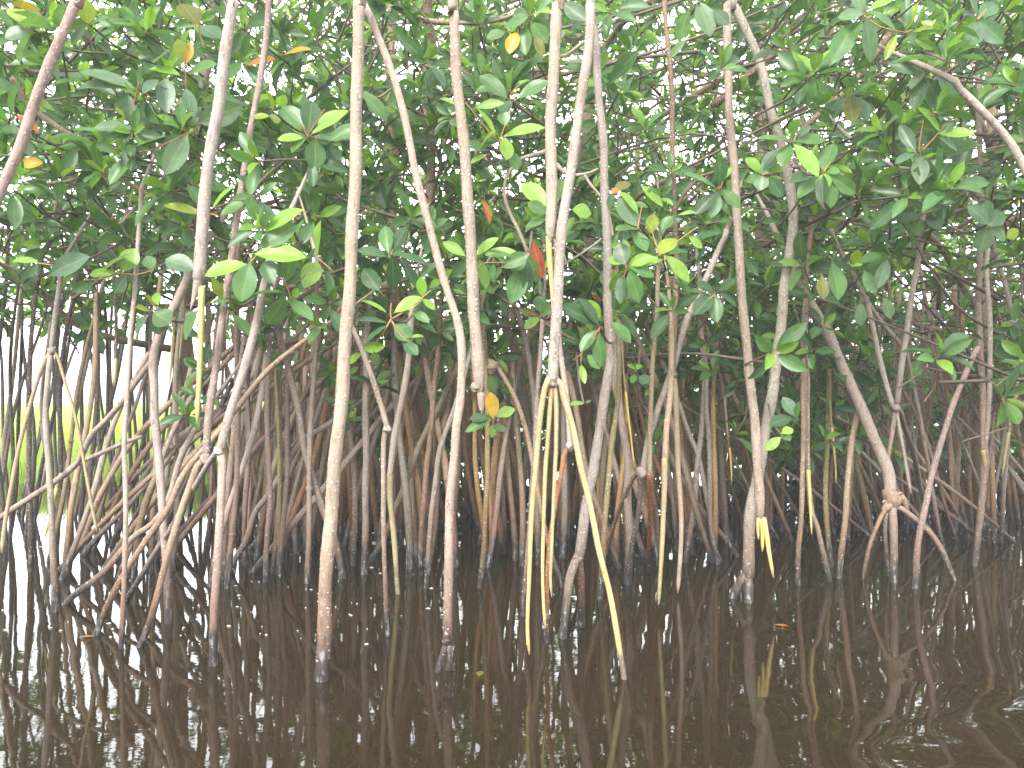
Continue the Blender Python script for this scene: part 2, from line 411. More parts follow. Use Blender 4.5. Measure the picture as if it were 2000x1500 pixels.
def blades():
    n1, n2 = 17000, 12000
    y = np.concatenate([7.8 + 6.0 * rng.random(n1) ** 1.3, 12 + 70 * rng.random(n2) ** 1.9])
    x = -(rng.random(n1 + n2)) * y * 0.80 - 1.3 - 0.10 * y
    edge_ = np.interp(x, xs, edge); ok = y > edge_ + 0.02; x, y = x[ok], y[ok]; n = len(x)
    h = (0.34 + 0.22 * rng.random(n) + np.minimum(0.25, 0.02 * (y - 8))) * np.where(y < edge_[ok] + 0.4, 0.75, 1.0)
    wd = 0.006 + 0.007 * rng.random(n) + np.maximum(0, y - 10) * 0.0011
    a = rng.random(n) * math.pi; lean = (rng.random((n, 2)) - 0.5) * 0.35
    P = np.zeros((n, 5, 3)); b = np.stack([x, y, np.zeros(n)], 1); sd = np.stack([np.cos(a), np.sin(a) * 0.4, np.zeros(n)], 1) * wd[:, None]
    mid = b + np.stack([lean[:, 0] * 0.3, lean[:, 1] * 0.3, h * 0.55], 1); top = b + np.stack([lean[:, 0], lean[:, 1], h], 1)
    P[:, 0] = b - sd; P[:, 1] = b + sd; P[:, 2] = mid + sd * 0.8; P[:, 3] = mid - sd * 0.8; P[:, 4] = top
    idx = np.arange(n) * 5
    me = bpy.data.meshes.new('marsh_grass')
    me.vertices.add(n * 5); me.vertices.foreach_set('co', P.reshape(-1))
    lv = np.concatenate([(idx[:, None] + np.array([0, 1, 2, 3])).reshape(-1), (idx[:, None] + np.array([3, 2, 4])).reshape(-1)])
    me.loops.add(len(lv)); me.loops.foreach_set('vertex_index', lv.astype(np.int32))
    me.polygons.add(2 * n); me.polygons.foreach_set('loop_start', np.concatenate([np.arange(n) * 4, 4 * n + np.arange(n) * 3]).astype(np.int32))
    me.update(calc_edges=True)
    c = np.stack([0.30 + 0.10 * rng.random(n), 0.44 + 0.12 * rng.random(n), 0.05 + 0.03 * rng.random(n), np.ones(n)], 1)
    st = rng.random(n) < 0.12; c[st, :3] = np.array([0.42, 0.36, 0.15])
    A = me.attributes.new('lc', 'FLOAT_COLOR', 'POINT'); A.data.foreach_set('color', np.repeat(c, 5, 0).reshape(-1))
    return link('marsh_grass', me, [GRASS])
tag(blades(), 'bright yellow green marsh grass beyond the roots at the left', 'grass', kind='stuff')

WOOD = plain('far_wood', (0.10, 0.15, 0.09), 0.9, 0.5, 0.4)
mb = MB()
for k in range(46):
    x = -240 + 175 * rng.random(); r = 1.6 + 2.2 * rng.random()
    lump_ball(mb, (x, 230 + 25 * rng.random(), r * 0.5), r, amp=0.5, seed=k, sq=(1.7, 1, 0.9))
tag(build(mb, 'far_treeline', [WOOD]), 'low far line of trees on the horizon behind the marsh grass', 'far wood', kind='stuff')

# ------------------------------------------------------------------ roots traced from the photograph
CT = {'grey': (0.40, 0.37, 0.345), 'pale': (0.47, 0.425, 0.40), 'tan': (0.42, 0.345, 0.26), 'warm': (0.425, 0.37, 0.325), 'pink': (0.37, 0.305, 0.28),
      'brown': (0.27, 0.20, 0.155), 'olive': (0.36, 0.315, 0.165), 'dark': (0.17, 0.155, 0.15), 'orange': (0.42, 0.19, 0.085), 'ochre': (0.46, 0.32, 0.16),
      'yellow': (0.52, 0.42, 0.165), 'lemon': (0.55, 0.44, 0.12), 'rust': (0.40, 0.25, 0.14), 'straw': (0.47, 0.385, 0.195), 'fawn': (0.39, 0.315, 0.235)}
EX = {}
def path_px(pts, d0, d1=None):
    n = len(pts); L = [0.0]
    for a, b in zip(pts[:-1], pts[1:]): L.append(L[-1] + math.hypot(a[0] - b[0], a[1] - b[1]))
    return [at(p[0], p[1], d0 + ((d1 if d1 is not None else d0) - d0) * l / max(L[-1], 1e-6)) for p, l in zip(pts, L)]
def make_tube(P, r0, r1, near, hang=False, tapered=False, seed=0.0, wob=1.0):
    ln = sum((Vector(a) - Vector(b)).length for a, b in zip(P[:-1], P[1:]))
    n = max(6, int(ln / (0.035 if near else 0.08)))
    C = smooth_path(P, n)
    s = np.linspace(0, ln, n)
    w = (r0 + r1) * 0.10 * wob
    C[:, 0] += w * np.sin(s * 7.1 + seed * 3) * np.minimum(1, s * 4) + w * 0.5 * np.sin(s * 17 + seed)
    C[:, 1] += w * np.cos(s * 6.3 + seed * 5) * np.minimum(1, s * 4)
    rad = r0 + (r1 - r0) * (s / ln)
    if hang:
        k = np.clip((ln - s) / (r1 * 3.0 + 1e-6), 0, 1); rad = rad * (0.35 + 0.65 * np.sqrt(k))
    return C, rad
TRACED = []; TOPS = []
def aerial_root(label, colour, w0, w1, pts, wy=None, d=None, lean=0.0, ext=None, hang=False, legs=(), knots=(), end=None, group=None, name='aerial_root', cat='root', bump=None):
    if d is None: d = water_depth(wy if wy else pts[-1][1])
    m = d / F
    dtop = d + lean
    P = path_px(pts, dtop, d)
    if ext is None: ext = 1.0 if pts[0][1] < 12 else 0.42
    if ext > 0:
        v = (P[0] - P[1]).normalized()
        back = 0.0 if pts[0][1] < 12 else 0.35
        if back: TOPS.append(tuple(P[0] + v * 0.07)); P = [P[0] + v * 0.34 + Vector((0, 0.22, 0.04))] + P
        else: P = [P[0] + (v * 0.7 + Vector((0, back, 0.45))).normalized() * ext] + P
    if not hang and end is None and not knots_end(pts, knots) and not legs_end(pts, legs):
        v = (P[-1] - P[-2]).normalized(); P.append(P[-1] + v * 0.16 + Vector((0, 0, -0.1)))
    near = d < 4.3
    for (xa, ya), (xb, yb) in zip(pts[:-1], pts[1:]):
        for k_ in range(5): TRACED.append((xa + (xb - xa) * k_ / 5, ya + (yb - ya) * k_ / 5, d))
    mb = MB(); sd = rng.random() * 9
    C, rad = make_tube(P, w0 * m / 2, w1 * m / 2, near, hang and end is None, seed=sd)
    if ext > 0 and pts[0][1] >= 12: rad = rad * np.clip(0.3 + 0.7 * np.linspace(0, sum((Vector(a_) - Vector(b_)).length for a_, b_ in zip(P[:-1], P[1:])), len(rad)) / 0.5, 0, 1)
    tube(mb, C, rad, 11 if near else 7, seed=sd, lump=0.07 if near else 0.09)
    if near: bumps(mb, C, rad, (bump if bump is not None else 105) * min(1, (w0 + w1) / 32), size=0.0029)
    for kx, ky, kr in knots: lump_ball(mb, at(kx, ky, d - 0.005), kr * m, seed=kx, amp=0.7)
    org = at(pts[-1][0], pts[-1][1], d)
    o = build(mb, name, [BARK, LENT], origin=org, col=jit(CT[colour], 0.1))
    tag(o, label, cat, group or 'aerial roots standing in the water')
    for lg in legs:
        nm, lc_, lw0, lw1, lp = lg[:5]; kw = lg[5] if len(lg) > 5 else {}
        lh = kw.get('hang', False); d1 = d if lh else water_depth(kw.get('wy', lp[-1][1]))
        if 'd' in kw: d1 = kw['d']
        d0 = d + 0.0
        Q = path_px(lp, d0 + kw.get('off', 0), d1)
        if not lh: v = (Q[-1] - Q[-2]).normalized(); Q.append(Q[-1] + v * 0.14 + Vector((0, 0, -0.08)))
        b2 = MB(); young = nm in ('root_tip', 'young_root')
        C2, r2 = make_tube(Q, lw0 * m / 2, lw1 * d1 / F / 2, near, lh, seed=sd + lp[0][0], wob=0.7)
        tube(b2, C2, r2, 10 if near else 7, lump=kw.get('lump', 0.06))
        if near and not kw.get('smooth', nm == 'root_tip'): bumps(b2, C2, r2, 75, size=0.0022)
        ob = build(b2, nm, [YOUNG if nm == 'young_root' else TIP if young else BARK, LENT], parent=o, col=jit(CT[lc_], 0.06))
        if kw.get('label'): ob['label'] = kw['label']
    if end:                                            # broken end: torn pale wood
        b2 = MB(); pe = P[-1]; v = (P[-1] - P[-2]).normalized(); r = w1 * m / 2
        if end == 'torn':
            for k in range(5):
                a = k * 1.256 + 0.4; off = Vector((math.cos(a), math.sin(a), 0)) * r * 0.5
                q0 = pe + off - v * 0.02; q1 = pe + off * 1.05 + v * (0.012 + 0.03 * rng.random())
                tube(b2, smooth_path([q0, q1], 4), [r * 0.42, r * 0.4, r * 0.3, r * 0.08], 5)
        else:
            q = at(end[0], end[1], d)
            tube(b2, smooth_path([pe - v * 0.03, pe, (pe + q) / 2, q], 8), [r * .98, r * .96, r * .8, r * .68, r * .5, r * .38, r * .22, r * .06], 8)
        build(b2, 'broken_end', [CORE if end == 'torn' else BARK, LENT], parent=o, col=CT['grey'])
    return o
def knots_end(pts, knots): return False
def legs_end(pts, legs): return len(legs) > 0 and any(math.hypot(l[4][0][0] - pts[-1][0], l[4][0][1] - pts[-1][1]) < 26 for l in legs)
A = aerial_root

A('purplish diagonal root leaning across the top left corner', 'pink', 20, 19, [(163,-20),(154,0),(105,105),(70,189),(38,280),(10,350),(-25,440),(-70,560),(-120,720),(-170,930),(-215,1150),(-240,1330)], bump=70)
A('pale grey root snapped off mid air with a long yellow tip', 'pale', 18, 24, [(458,-20),(455,0),(441,91),(425,210),(413,280),(395,455),(389,545)], d=2.55, end=(372,606),
  legs=[('root_tip', 'yellow', 13, 8, [(394,560),(393,600),(389,725),(386,790),(384,828)], dict(hang=True))])
A('tall pale warty root standing nearest the camera left of centre', 'warm', 20, 28, [(706,-20),(704,0),(699,150),(693,300),(689,420),(682,600),(668,760),(655,880),(646,1000),(638,1150),(633,1250),(628,1328)], bump=150)
A('thick hanging root snapped off above the yellow spotted leaf', 'warm', 17, 24, [(883,-20),(885,20),(893,130),(904,260),(914,420),(919,500),(926,585),(933,690),(938,775)], d=2.6, hang=True, bump=130, knots=[(928,757,9)],
  legs=[('broken_core', 'pink', 16, 11, [(938,768),(940,790),(941,808)], dict(hang=True, label='pink torn stub at the broken lower end', smooth=True))])
A('thick straight hanging root whose yellow tip overlaps the forked root', 'warm', 21, 23, [(1090,-20),(1089,0),(1084,105),(1078,245),(1075,385),(1073,474)], d=2.55, hang=True, bump=120,
  legs=[('root_tip', 'yellow', 13, 7, [(1072,462),(1073,500),(1077,543),(1080,600),(1080,628)], dict(hang=True))])
A('knobbly pale root splitting into four yellow legs at centre', 'grey', 17, 21, [(1158,-20),(1156,0),(1150,80),(1136,175),(1119,297),(1103,420),(1094,507),(1087,620),(1080,700),(1077,744)], wy=1318, bump=170, knots=[(1078,744,12)],
  legs=[('young_root', 'yellow', 12, 7, [(1072,738),(1066,750),(1056,812),(1045,935),(1041,975),(1034,1097),(1030,1220),(1034,1278)], dict(hang=True, off=-0.02)),
        ('young_root', 'yellow', 10, 6, [(1076,745),(1075,775),(1070,865),(1065,935),(1060,1097),(1061,1185),(1065,1226)], dict(hang=True)),
        ('young_root', 'olive', 10, 6, [(1080,744),(1086,775),(1086,865),(1084,935),(1081,1000),(1077,1080),(1075,1132),(1078,1166)], dict(hang=True, label='olive brown leg of the fork')),
        ('young_root', 'straw', 13, 10, [(1082,738),(1093,742),(1101,777),(1119,835),(1136,917),(1154,990),(1171,1076),(1189,1150),(1206,1250),(1219,1326)], dict(label='long slanting right leg of the fork reaching the water'))])
A('slim whitish root behind the fork ending in a split orange leg', 'pale', 11, 11, [(1090,560),(1094,676),(1108,795),(1112,865),(1112,880)], d=2.85, lean=0.05, knots=[(1112,872,8)],
  legs=[('split_root', 'orange', 9, 8, [(1110,872),(1103,885),(1095,928),(1084,985),(1072,1080),(1069,1160),(1068,1255)])])
A('crooked grey root with an elbow, forked in two at the water', 'grey', 14, 20, [(1162,60),(1164,130),(1171,210),(1178,280),(1182,350),(1185,420),(1186,507),(1186,620),(1191,700),(1182,777),(1168,865),(1157,935),(1141,1000),(1130,1085)], wy=1240, bump=140, ext=0.5, knots=[(1130,1088,9)],
  legs=[('root_fork', 'grey', 17, 14, [(1130,1085),(1121,1105),(1112,1132),(1104,1190),(1098,1246)]), ('root_fork', 'brown', 14, 15, [(1131,1088),(1134,1120),(1136,1170),(1137,1224)])])
A('long bent root slanting from the top left then forked at its foot', 'warm', 12, 18, [(708,-15),(717,14),(741,77),(765,140),(790,238),(811,332),(835,427),(855,500),(874,567),(893,630),(900,690),(899,777),(891,830),(887,900),(881,975),(876,1097),(874,1185),(873,1255)], wy=1310, knots=[(873,1252,9)],
  legs=[('root_fork', 'grey', 13, 10, [(873,1252),(866,1275),(855,1312)]), ('root_fork', 'grey', 14, 11, [(874,1254),(878,1275),(877,1308)])])
A('straight pale root ending above the water in a bunch of short yellow tips', 'warm', 13, 19, [(1414,-20),(1417,0),(1424,175),(1431,280),(1438,420),(1443,500),(1450,567),(1459,672),(1468,777),(1475,865),(1483,952),(1486,1018)], d=3.35, hang=True, bump=140,
  legs=[('root_tip', 'yellow', 7, 5, [(1481,1012),(1480,1030),(1481,1054)], dict(hang=True)), ('root_tip', 'lemon', 9, 6, [(1486,1014),(1489,1040),(1489,1077)], dict(hang=True)),
        ('root_tip', 'yellow', 11, 6, [(1491,1012),(1497,1040),(1503,1085),(1510,1128)], dict(hang=True))])
A('curved grey root crossing the straight one into a two toed foot', 'grey', 13, 23, [(1427,-15),(1432,10),(1450,45),(1475,95),(1492,147),(1506,210),(1520,262),(1535,332),(1545,385),(1548,437),(1542,507),(1534,567),(1524,655),(1510,742),(1496,830),(1484,917),(1471,985),(1464,1045),(1459,1125)], wy=1170, bump=170,
  legs=[('root_fork', 'pale', 20, 14, [(1458,1122),(1446,1140),(1432,1168)]), ('root_fork', 'grey', 19, 16, [(1460,1124),(1462,1150),(1461,1176)])])
A('thin brown root jointed halfway with an olive lower length', 'brown', 9, 11, [(1298,-15),(1299,35),(1307,120),(1312,200),(1315,300),(1317,420),(1320,525),(1317,655),(1315,732)], wy=1165, knots=[(1315,733,8)],
  legs=[('young_root', 'tan', 12, 8, [(1315,733),(1320,777),(1324,900),(1328,975),(1330,1060),(1324,1158)], dict(hang=True, label='olive lower length of the root'))])
A('pale diagonal root with a knot where dark thin legs spread', 'pale', 12, 13, [(1420,455),(1408,480),(1370,567),(1338,630),(1312,725),(1285,800),(1266,870),(1256,922)], wy=1130, d=3.55, knots=[(1255,925,12)],
  legs=[('root_leg', 'fawn', 9, 7, [(1252,920),(1240,928),(1222,965),(1206,1003),(1193,1050),(1184,1100)]), ('root_leg', 'dark', 10, 9, [(1255,925),(1250,970),(1246,1010),(1234,1070),(1225,1143)], dict(label='dark wet leg under the knot')),
        ('root_leg', 'pink', 8, 7, [(1262,918),(1271,950),(1282,1010),(1287,1080),(1291,1120)])])
A('olive speckled root in the middle of the clump right of the forked one', 'olive', 9, 12, [(1203,520),(1206,602),(1209,690),(1206,777),(1196,865),(1188,950),(1180,1050),(1173,1120),(1171,1172)])
A('very thin lemon yellow root dangling right of centre', 'olive', 5, 4, [(1212,640),(1217,718),(1222,770)], d=3.3, hang=True, legs=[('root_tip', 'lemon', 5, 3, [(1222,765),(1228,820),(1235,880),(1239,914)], dict(hang=True))])
A('smooth ash grey root with scratch marks in the middle clump', 'pale', 12, 17, [(1199,640),(1204,720),(1210,788),(1217,850),(1224,900),(1228,1000),(1231,1062),(1227,1140)])
A('slender root ending in a bright orange cracked length', 'tan', 8, 10, [(1290,470),(1287,510),(1281,620),(1274,725),(1271,830),(1269,930)], d=3.5, legs=[('split_root', 'orange', 12, 7, [(1269,925),(1271,985),(1268,1062),(1266,1118)], dict(label='orange cracked lower length'))])
A('fawn root with a curved olive yellow tip above the water', 'tan', 11, 12, [(1312,640),(1308,770),(1302,830),(1298,900)], d=3.2, legs=[('young_root', 'olive', 12, 7, [(1298,895),(1297,960),(1293,1060),(1289,1130),(1287,1182)], dict(hang=True))])
A('slim diagonal root jointed like an elbow with a pink lower half', 'warm', 9, 11, [(620,510),(630,532),(665,592),(696,655),(716,707),(741,784),(757,838)], wy=1240, knots=[(756,838,8)],
  legs=[('root_leg', 'pink', 10, 8, [(754,838),(750,860),(748,935),(748,975),(751,1097),(755,1202),(758,1244)], dict(label='pinkish thin lower half'))])
A('silvery root with a white streak turning olive towards the water', 'pale', 13, 12, [(806,600),(800,683),(790,745),(780,800),(768,868),(762,930)], wy=1160, legs=[('young_root', 'olive', 12, 8, [(762,925),(762,975),(770,1062),(778,1160)])])
A('slender olive grey root between the bent root and the yellow legs', 'olive', 9, 11, [(943,630),(947,697),(951,795),(952,900),(951,975),(946,1062),(936,1150)])
A('slanting grey root crossing behind the bent one', 'grey', 9, 11, [(935,620),(919,686),(905,740),(888,795),(860,882),(848,960),(842,1010),(837,1062),(832,1150)])
A('upright brown grey root left of the bent forked one', 'fawn', 9, 12, [(860,600),(856,690),(849,760),(842,830),(832,920),(828,975),(821,1108)])
A('tan root slanting down left from behind the bent root', 'fawn', 12, 12, [(905,700),(869,770),(825,858),(790,952),(772,998),(745,1060),(723,1098)])
A('straight grey root upright right of the tall pale warty one', 'grey', 13, 13, [(716,640),(716,718),(715,830),(713,970),(714,1050),(713,1122)])
A('mauve grey root leaning close behind the tall pale warty one', 'pink', 11, 12, [(668,740),(678,795),(690,917),(692,1001),(692,1104)])
A('tall pale grey root arching behind the snapped hanging root', 'grey', 9, 13, [(985,520),(996,578),(1014,620),(1031,690),(1042,760),(1046,830),(1047,930),(1050,1000),(1051,1062)], d=4.2)
A('pinkish root just behind the left yellow leg of the fork', 'pink', 9, 10, [(1062,560),(1059,630),(1052,742),(1048,830),(1040,940),(1034,1020),(1030,1080),(1023,1203)])
A('brown root hooking over a burl then slanting down to the right', 'fawn', 9, 10, [(955,705),(962,708),(975,722),(988,742),(1007,777),(1024,830),(1038,893),(1058,1000),(1080,1090),(1098,1147)], ext=0.0, knots=[(960,716,14)])
A('slim root falling from the branches onto the burl', 'fawn', 8, 9, [(938,560),(944,644),(950,685),(957,708)], d=3.75, hang=True)
A('thick tan stub of a broken root standing in the shade', 'ochre', 15, 14, [(1007,672),(1000,720),(988,760),(970,860),(962,960),(975,1010),(983,1082)], d=4.5, ext=0, end='torn')
# left side
A('brown root bent at a swollen joint with a long leg to lower left', 'pink', 11, 15, [(525,0),(521,52),(500,200),(486,280),(469,395),(455,480),(441,567),(427,672),(417,760),(408,830),(404,892)], wy=1262, knots=[(402,897,11)], ext=0.4,
  legs=[('root_leg', 'tan', 13, 13, [(402,895),(387,908),(371,952),(355,996),(329,1080),(308,1160),(287,1227),(272,1264)])])
A('lilac grey root with a joint halfway, standing nearest at the left', 'pale', 14, 17, [(536,480),(521,543),(504,627),(483,700),(458,777),(438,840),(427,882)], wy=1300, knots=[(427,882,9)],
  legs=[('root_leg', 'warm', 15, 17, [(429,882),(434,905),(432,987),(423,1097),(418,1202),(416,1300)]), ('root_leg', 'grey', 11, 12, [(424,882),(408,905),(385,945),(352,1003),(300,1085),(262,1150),(232,1196)], dict(wy=1165))])
A('rosy smooth root slanting down towards the tall pale warty one', 'pink', 11, 15, [(528,590),(539,630),(563,725),(581,795),(598,882),(623,970),(640,1020),(655,1065),(668,1130)])
A('thin light grey root upright among the left thicket', 'pale', 8, 10, [(279,360),(276,395),(269,480),(261,585),(252,707),(248,795),(243,882),(245,1000),(243,1100),(241,1185),(238,1266)])
A('thick arching root at far left with a long arm reaching lower left', 'pale', 17, 14, [(375,520),(367,543),(343,595),(315,648),(298,702),(300,760),(302,812),(311,900),(318,987),(322,1070),(326,1150),(330,1217)],
  legs=[('root_arm', 'warm', 11, 12, [(300,700),(285,720),(245,777),(210,818),(178,851),(150,903),(115,935),(60,972),(15,1002),(-30,1035),(-70,1080)], dict(d=3.6))])
A('dark straight slim root close to the left edge', 'dark', 8, 10, [(88,490),(80,518),(66,602),(58,725),(56,830),(57,935),(60,1000),(61,1100)])
A('forked grey root at the left edge with a yellowish leg each side', 'grey', 9, 10, [(124,510),(119,536),(108,620),(101,684)], d=3.3, knots=[(101,686,7)],
  legs=[('young_root', 'tan', 8, 8, [(100,684),(80,725),(59,790),(35,882),(14,998),(4,1080)], dict(hang=True)), ('young_root', 'olive', 6, 6, [(103,684),(112,696),(129,753),(147,812),(164,900),(178,978),(189,1038)], dict(hang=True)),
        ('root_leg', 'grey', 10, 13, [(100,686),(94,742),(88,812),(94,900),(100,1001),(105,1090),(108,1195)])])
A('slim dark hanging root with a thin yellow tip over the marsh', 'brown', 7, 7, [(222,500),(224,550),(227,655),(226,715)], d=3.6, hang=True, legs=[('root_tip', 'yellow', 6, 4, [(226,700),(226,725),(223,755)], dict(hang=True))])
A('short yellow tipped thin root under the leaves left of the big arch', 'olive', 6, 6, [(348,560),(341,627),(338,660)], d=3.7, hang=True, legs=[('root_tip', 'yellow', 6, 5, [(338,655),(335,700),(331,752)], dict(hang=True))])
A('second thin olive tipped root dangling beside the big left arch', 'tan', 6, 6, [(364,540),(359,599),(357,640)], d=3.7, hang=True, legs=[('root_tip', 'olive', 6, 4, [(357,635),(354,670),(350,708)], dict(hang=True))])
A('little stub under the long arm ending in a bright yellow spike', 'tan', 8, 8, [(120,925),(114,942),(110,958)], d=3.6, hang=True, ext=0.0, legs=[('root_tip', 'lemon', 8, 4, [(111,952),(104,980),(96,1020),(87,1054)], dict(hang=True))])
A('grey crossing prop root low over the marsh at the left', 'grey', 8, 10, [(275,853),(240,866),(210,879),(150,907),(125,925)], d=3.62, ext=0.0, hang=True, name='prop_root')
A('long dark prop root slanting from centre to the left water', 'fawn', 9, 13, [(600,662),(525,722),(469,788),(420,850),(360,925),(330,990),(290,1050),(225,1150),(188,1240)], wy=1240, name='prop_root')
A('knotty grey prop root slanting beside the long yellow spike', 'grey', 11, 13, [(384,835),(350,905),(330,970),(300,1020),(260,1050),(200,1120),(130,1180),(105,1250)], ext=0.5, wy=1180, name='prop_root')
A('straight grey prop root slanting under the pink smooth one', 'grey', 11, 12, [(640,830),(585,868),(528,960),(497,1001),(480,1060),(447,1115)], name='prop_root')
A('upper arched prop root sweeping left behind the bent brown one', 'tan', 9, 12, [(620,560),(518,627),(438,693),(353,770),(297,820),(245,880),(200,960),(165,1050),(130,1110)], name='prop_root')
A('slim prop root sloping left beneath the arched one', 'grey', 8, 10, [(540,690),(472,760),(410,830),(355,880),(300,930),(250,990),(200,1040),(160,1085)], name='prop_root')
A('mauve brown root upright right of the lilac jointed root', 'pink', 9, 11, [(530,610),(525,690),(520,780),(521,850),(529,960),(522,1050),(517,1137)], group='aerial roots standing in the water')
A('thin olive brown root right of the mauve upright one', 'olive', 7, 8, [(541,700),(541,780),(545,870),(547,960),(546,1050),(541,1122)])
# right side
A('massive diagonal root at right ending in a gnarled knob with stilts', 'pale', 17, 22, [(1540,500),(1548,530),(1580,588),(1615,648),(1650,721),(1674,777),(1695,830),(1720,889),(1733,925),(1740,975)], wy=1136, bump=150, knots=[],
  legs=[('stilt', 'tan', 8, 8, [(1735,990),(1724,1003),(1702,1055),(1692,1095),(1685,1132)]), ('stilt', 'grey', 15, 15, [(1742,990),(1744,1020),(1746,1080),(1746,1137)]), ('stilt', 'grey', 8, 7, [(1732,995),(1729,1040),(1735,1125)]),
        ('stilt', 'warm', 10, 9, [(1750,988),(1768,998),(1800,1024),(1820,1045),(1838,1072),(1855,1110),(1864,1134)]), ('burl', 'tan', 23, 17, [(1736,955),(1742,975),(1747,990),(1745,1006)], dict(hang=True, lump=0.55)), ('burl', 'fawn', 18, 9, [(1744,985),(1760,972),(1769,984),(1773,1004)], dict(hang=True, lump=0.4)), ('burl', 'tan', 16, 10, [(1745,985),(1733,990),(1724,1008)], dict(hang=True, lump=0.45)),
        ('burl', 'pink', 9, 5, [(1746,975),(1757,962),(1764,966)], dict(hang=True, lump=0.4)), ('burl', 'tan', 10, 5, [(1738,990),(1728,978),(1724,983)], dict(hang=True, lump=0.4)), ('bark_splinter', 'dark', 6, 3, [(1738,960),(1744,930),(1741,912)], dict(hang=True))])
A('tan warty root sprouting under the massive diagonal one', 'tan', 11, 12, [(1679,792),(1674,815),(1664,858),(1657,920),(1653,998),(1645,1060),(1638,1129)], ext=0.0)
A('bent root at right with a joint, splitting into a V', 'grey', 9, 10, [(1592,375),(1601,395),(1625,455),(1636,480),(1664,532),(1690,583)], wy=1090, d=3.8, knots=[(1691,585,8)],
  legs=[('root_leg', 'pale', 10, 10, [(1691,585),(1700,620),(1709,655),(1730,746),(1746,800)], dict(hang=True)), ('root_leg', 'grey', 8, 8, [(1692,586),(1720,627),(1765,683),(1779,725),(1790,780),(1800,830),(1812,910),(1828,1001),(1846,1088)])])
A('pale straight slanting root meeting the V in a joint with three pink legs', 'pale', 9, 12, [(1806,420),(1800,451),(1797,480),(1779,585),(1765,690),(1752,786)], d=3.85, knots=[(1748,798,9)],
  legs=[('root_leg', 'pink', 9, 8, [(1748,798),(1744,835),(1734,893),(1733,925)], dict(hang=True)), ('root_leg', 'grey', 7, 6, [(1750,800),(1757,840),(1765,882),(1772,925),(1779,965)], dict(hang=True)),
        ('root_leg', 'pink', 10, 9, [(1755,798),(1763,820),(1783,882),(1804,980),(1812,1040)])])
A('long upright root near the right edge, its tan lower part below a yellow collar', 'warm', 9, 13, [(1911,160),(1912,224),(1916,350),(1915,480),(1912,585),(1913,683),(1919,777),(1924,880)], wy=1104, 
  legs=[('root_tip', 'yellow', 9, 6, [(1920,880),(1923,905),(1924,925)], dict(hang=True, off=-0.03)), ('root_leg', 'pink', 13, 12, [(1924,878),(1922,930),(1916,1001),(1910,1050),(1902,1105)])])
A('pinkish brown root slanting down left from the long upright one', 'pink', 10, 13, [(1911,678),(1903,690),(1877,749),(1853,812),(1828,900),(1807,992),(1793,1062),(1786,1150)], ext=0.0)
A('twin companion pressed against the long upright root at right', 'grey', 9, 9, [(1924,460),(1926,522),(1933,620),(1934,700),(1930,800),(1926,870)], d=3.75, hang=True)
A('pale jointed root closest to the right edge', 'pale', 9, 9, [(1930,420),(1940,480),(1961,550),(1980,628)], d=4.2, knots=[(1980,630,6)],
  legs=[('root_leg', 'grey', 8, 8, [(1980,630),(1986,707),(1975,800),(1965,900),(1958,1010),(1955,1060)]), ('root_leg', 'grey', 7, 7, [(1981,630),(2000,690),(2020,800),(2040,930),(2050,1040)])])
A('thick grey root arching out of the leaves at the upper right edge', 'grey', 13, 19, [(1846,150),(1874,175),(1923,220),(1965,266),(2000,325),(2040,420),(2085,570),(2120,780),(2140,980),(2150,1180)], ext=0.3, wy=1290)
A('thin curved grey root left of the pinkish slanting one', 'grey', 7, 10, [(1790,490),(1797,525),(1811,602),(1832,707),(1843,780),(1852,860),(1870,950),(1890,1035)])
A('left one of two thin upright roots side by side', 'tan', 8, 10, [(1582,430),(1580,480),(1572,585),(1569,690),(1568,795),(1566,1001),(1561,1070),(1558,1143)])
A('right one of the two thin upright roots, sloping out at the foot', 'warm', 7, 11, [(1570,560),(1575,640),(1572,760),(1575,865),(1585,998),(1594,1020),(1604,1060),(1619,1136)])
A('thin dark hanging root with a yellow tip between the two upright ones', 'brown', 6, 6, [(1576,700),(1578,800),(1579,925)], d=3.6, hang=True, legs=[('root_tip', 'lemon', 7, 4, [(1579,918),(1581,960),(1583,1000),(1586,1044)], dict(hang=True))])
A('olive freckled upright root with a mossy upper half', 'olive', 9, 10, [(1621,610),(1618,679),(1617,795),(1614,930),(1613,1001),(1617,1050),(1622,1108)])
A('curving lemon root tip close beside the olive freckled root', 'olive', 5, 5, [(1618,730),(1622,795),(1625,840)], d=4.0, hang=True, legs=[('root_tip', 'yellow', 6, 3, [(1625,835),(1628,870),(1632,915),(1633,944)], dict(hang=True))])
A('sturdy grey root leaning left at the bottom, right of centre', 'grey', 10, 12, [(1368,540),(1370,609),(1372,690),(1375,760),(1370,847),(1358,960),(1350,1020),(1337,1098)])
A('thin straight tan root slanting right into the straight pale one', 'tan', 7, 9, [(1360,600),(1377,634),(1405,697),(1429,767),(1454,820),(1480,890),(1500,940),(1520,990),(1546,1057)])
A('slender grey root upright right of the sturdy leaning one', 'grey', 8, 10, [(1378,690),(1380,795),(1387,935),(1388,1005),(1393,1050),(1401,1102)])
A('bowed tan prop root ending right of the slender grey one', 'fawn', 9, 10, [(1300,870),(1330,930),(1363,985),(1394,1027),(1420,1058),(1439,1087)], name='prop_root')
A('long grey root sloping from upper left to the right of centre', 'grey', 8, 11, [(1300,720),(1328,795),(1345,847),(1366,900),(1384,987),(1392,1060),(1405,1098)])
A('thin root with a small yellow tip in the shade right of centre', 'tan', 6, 5, [(1412,760),(1418,820),(1425,880)], d=4.3, hang=True, legs=[('root_tip', 'lemon', 5, 3, [(1425,875),(1428,910),(1429,945)], dict(hang=True))])
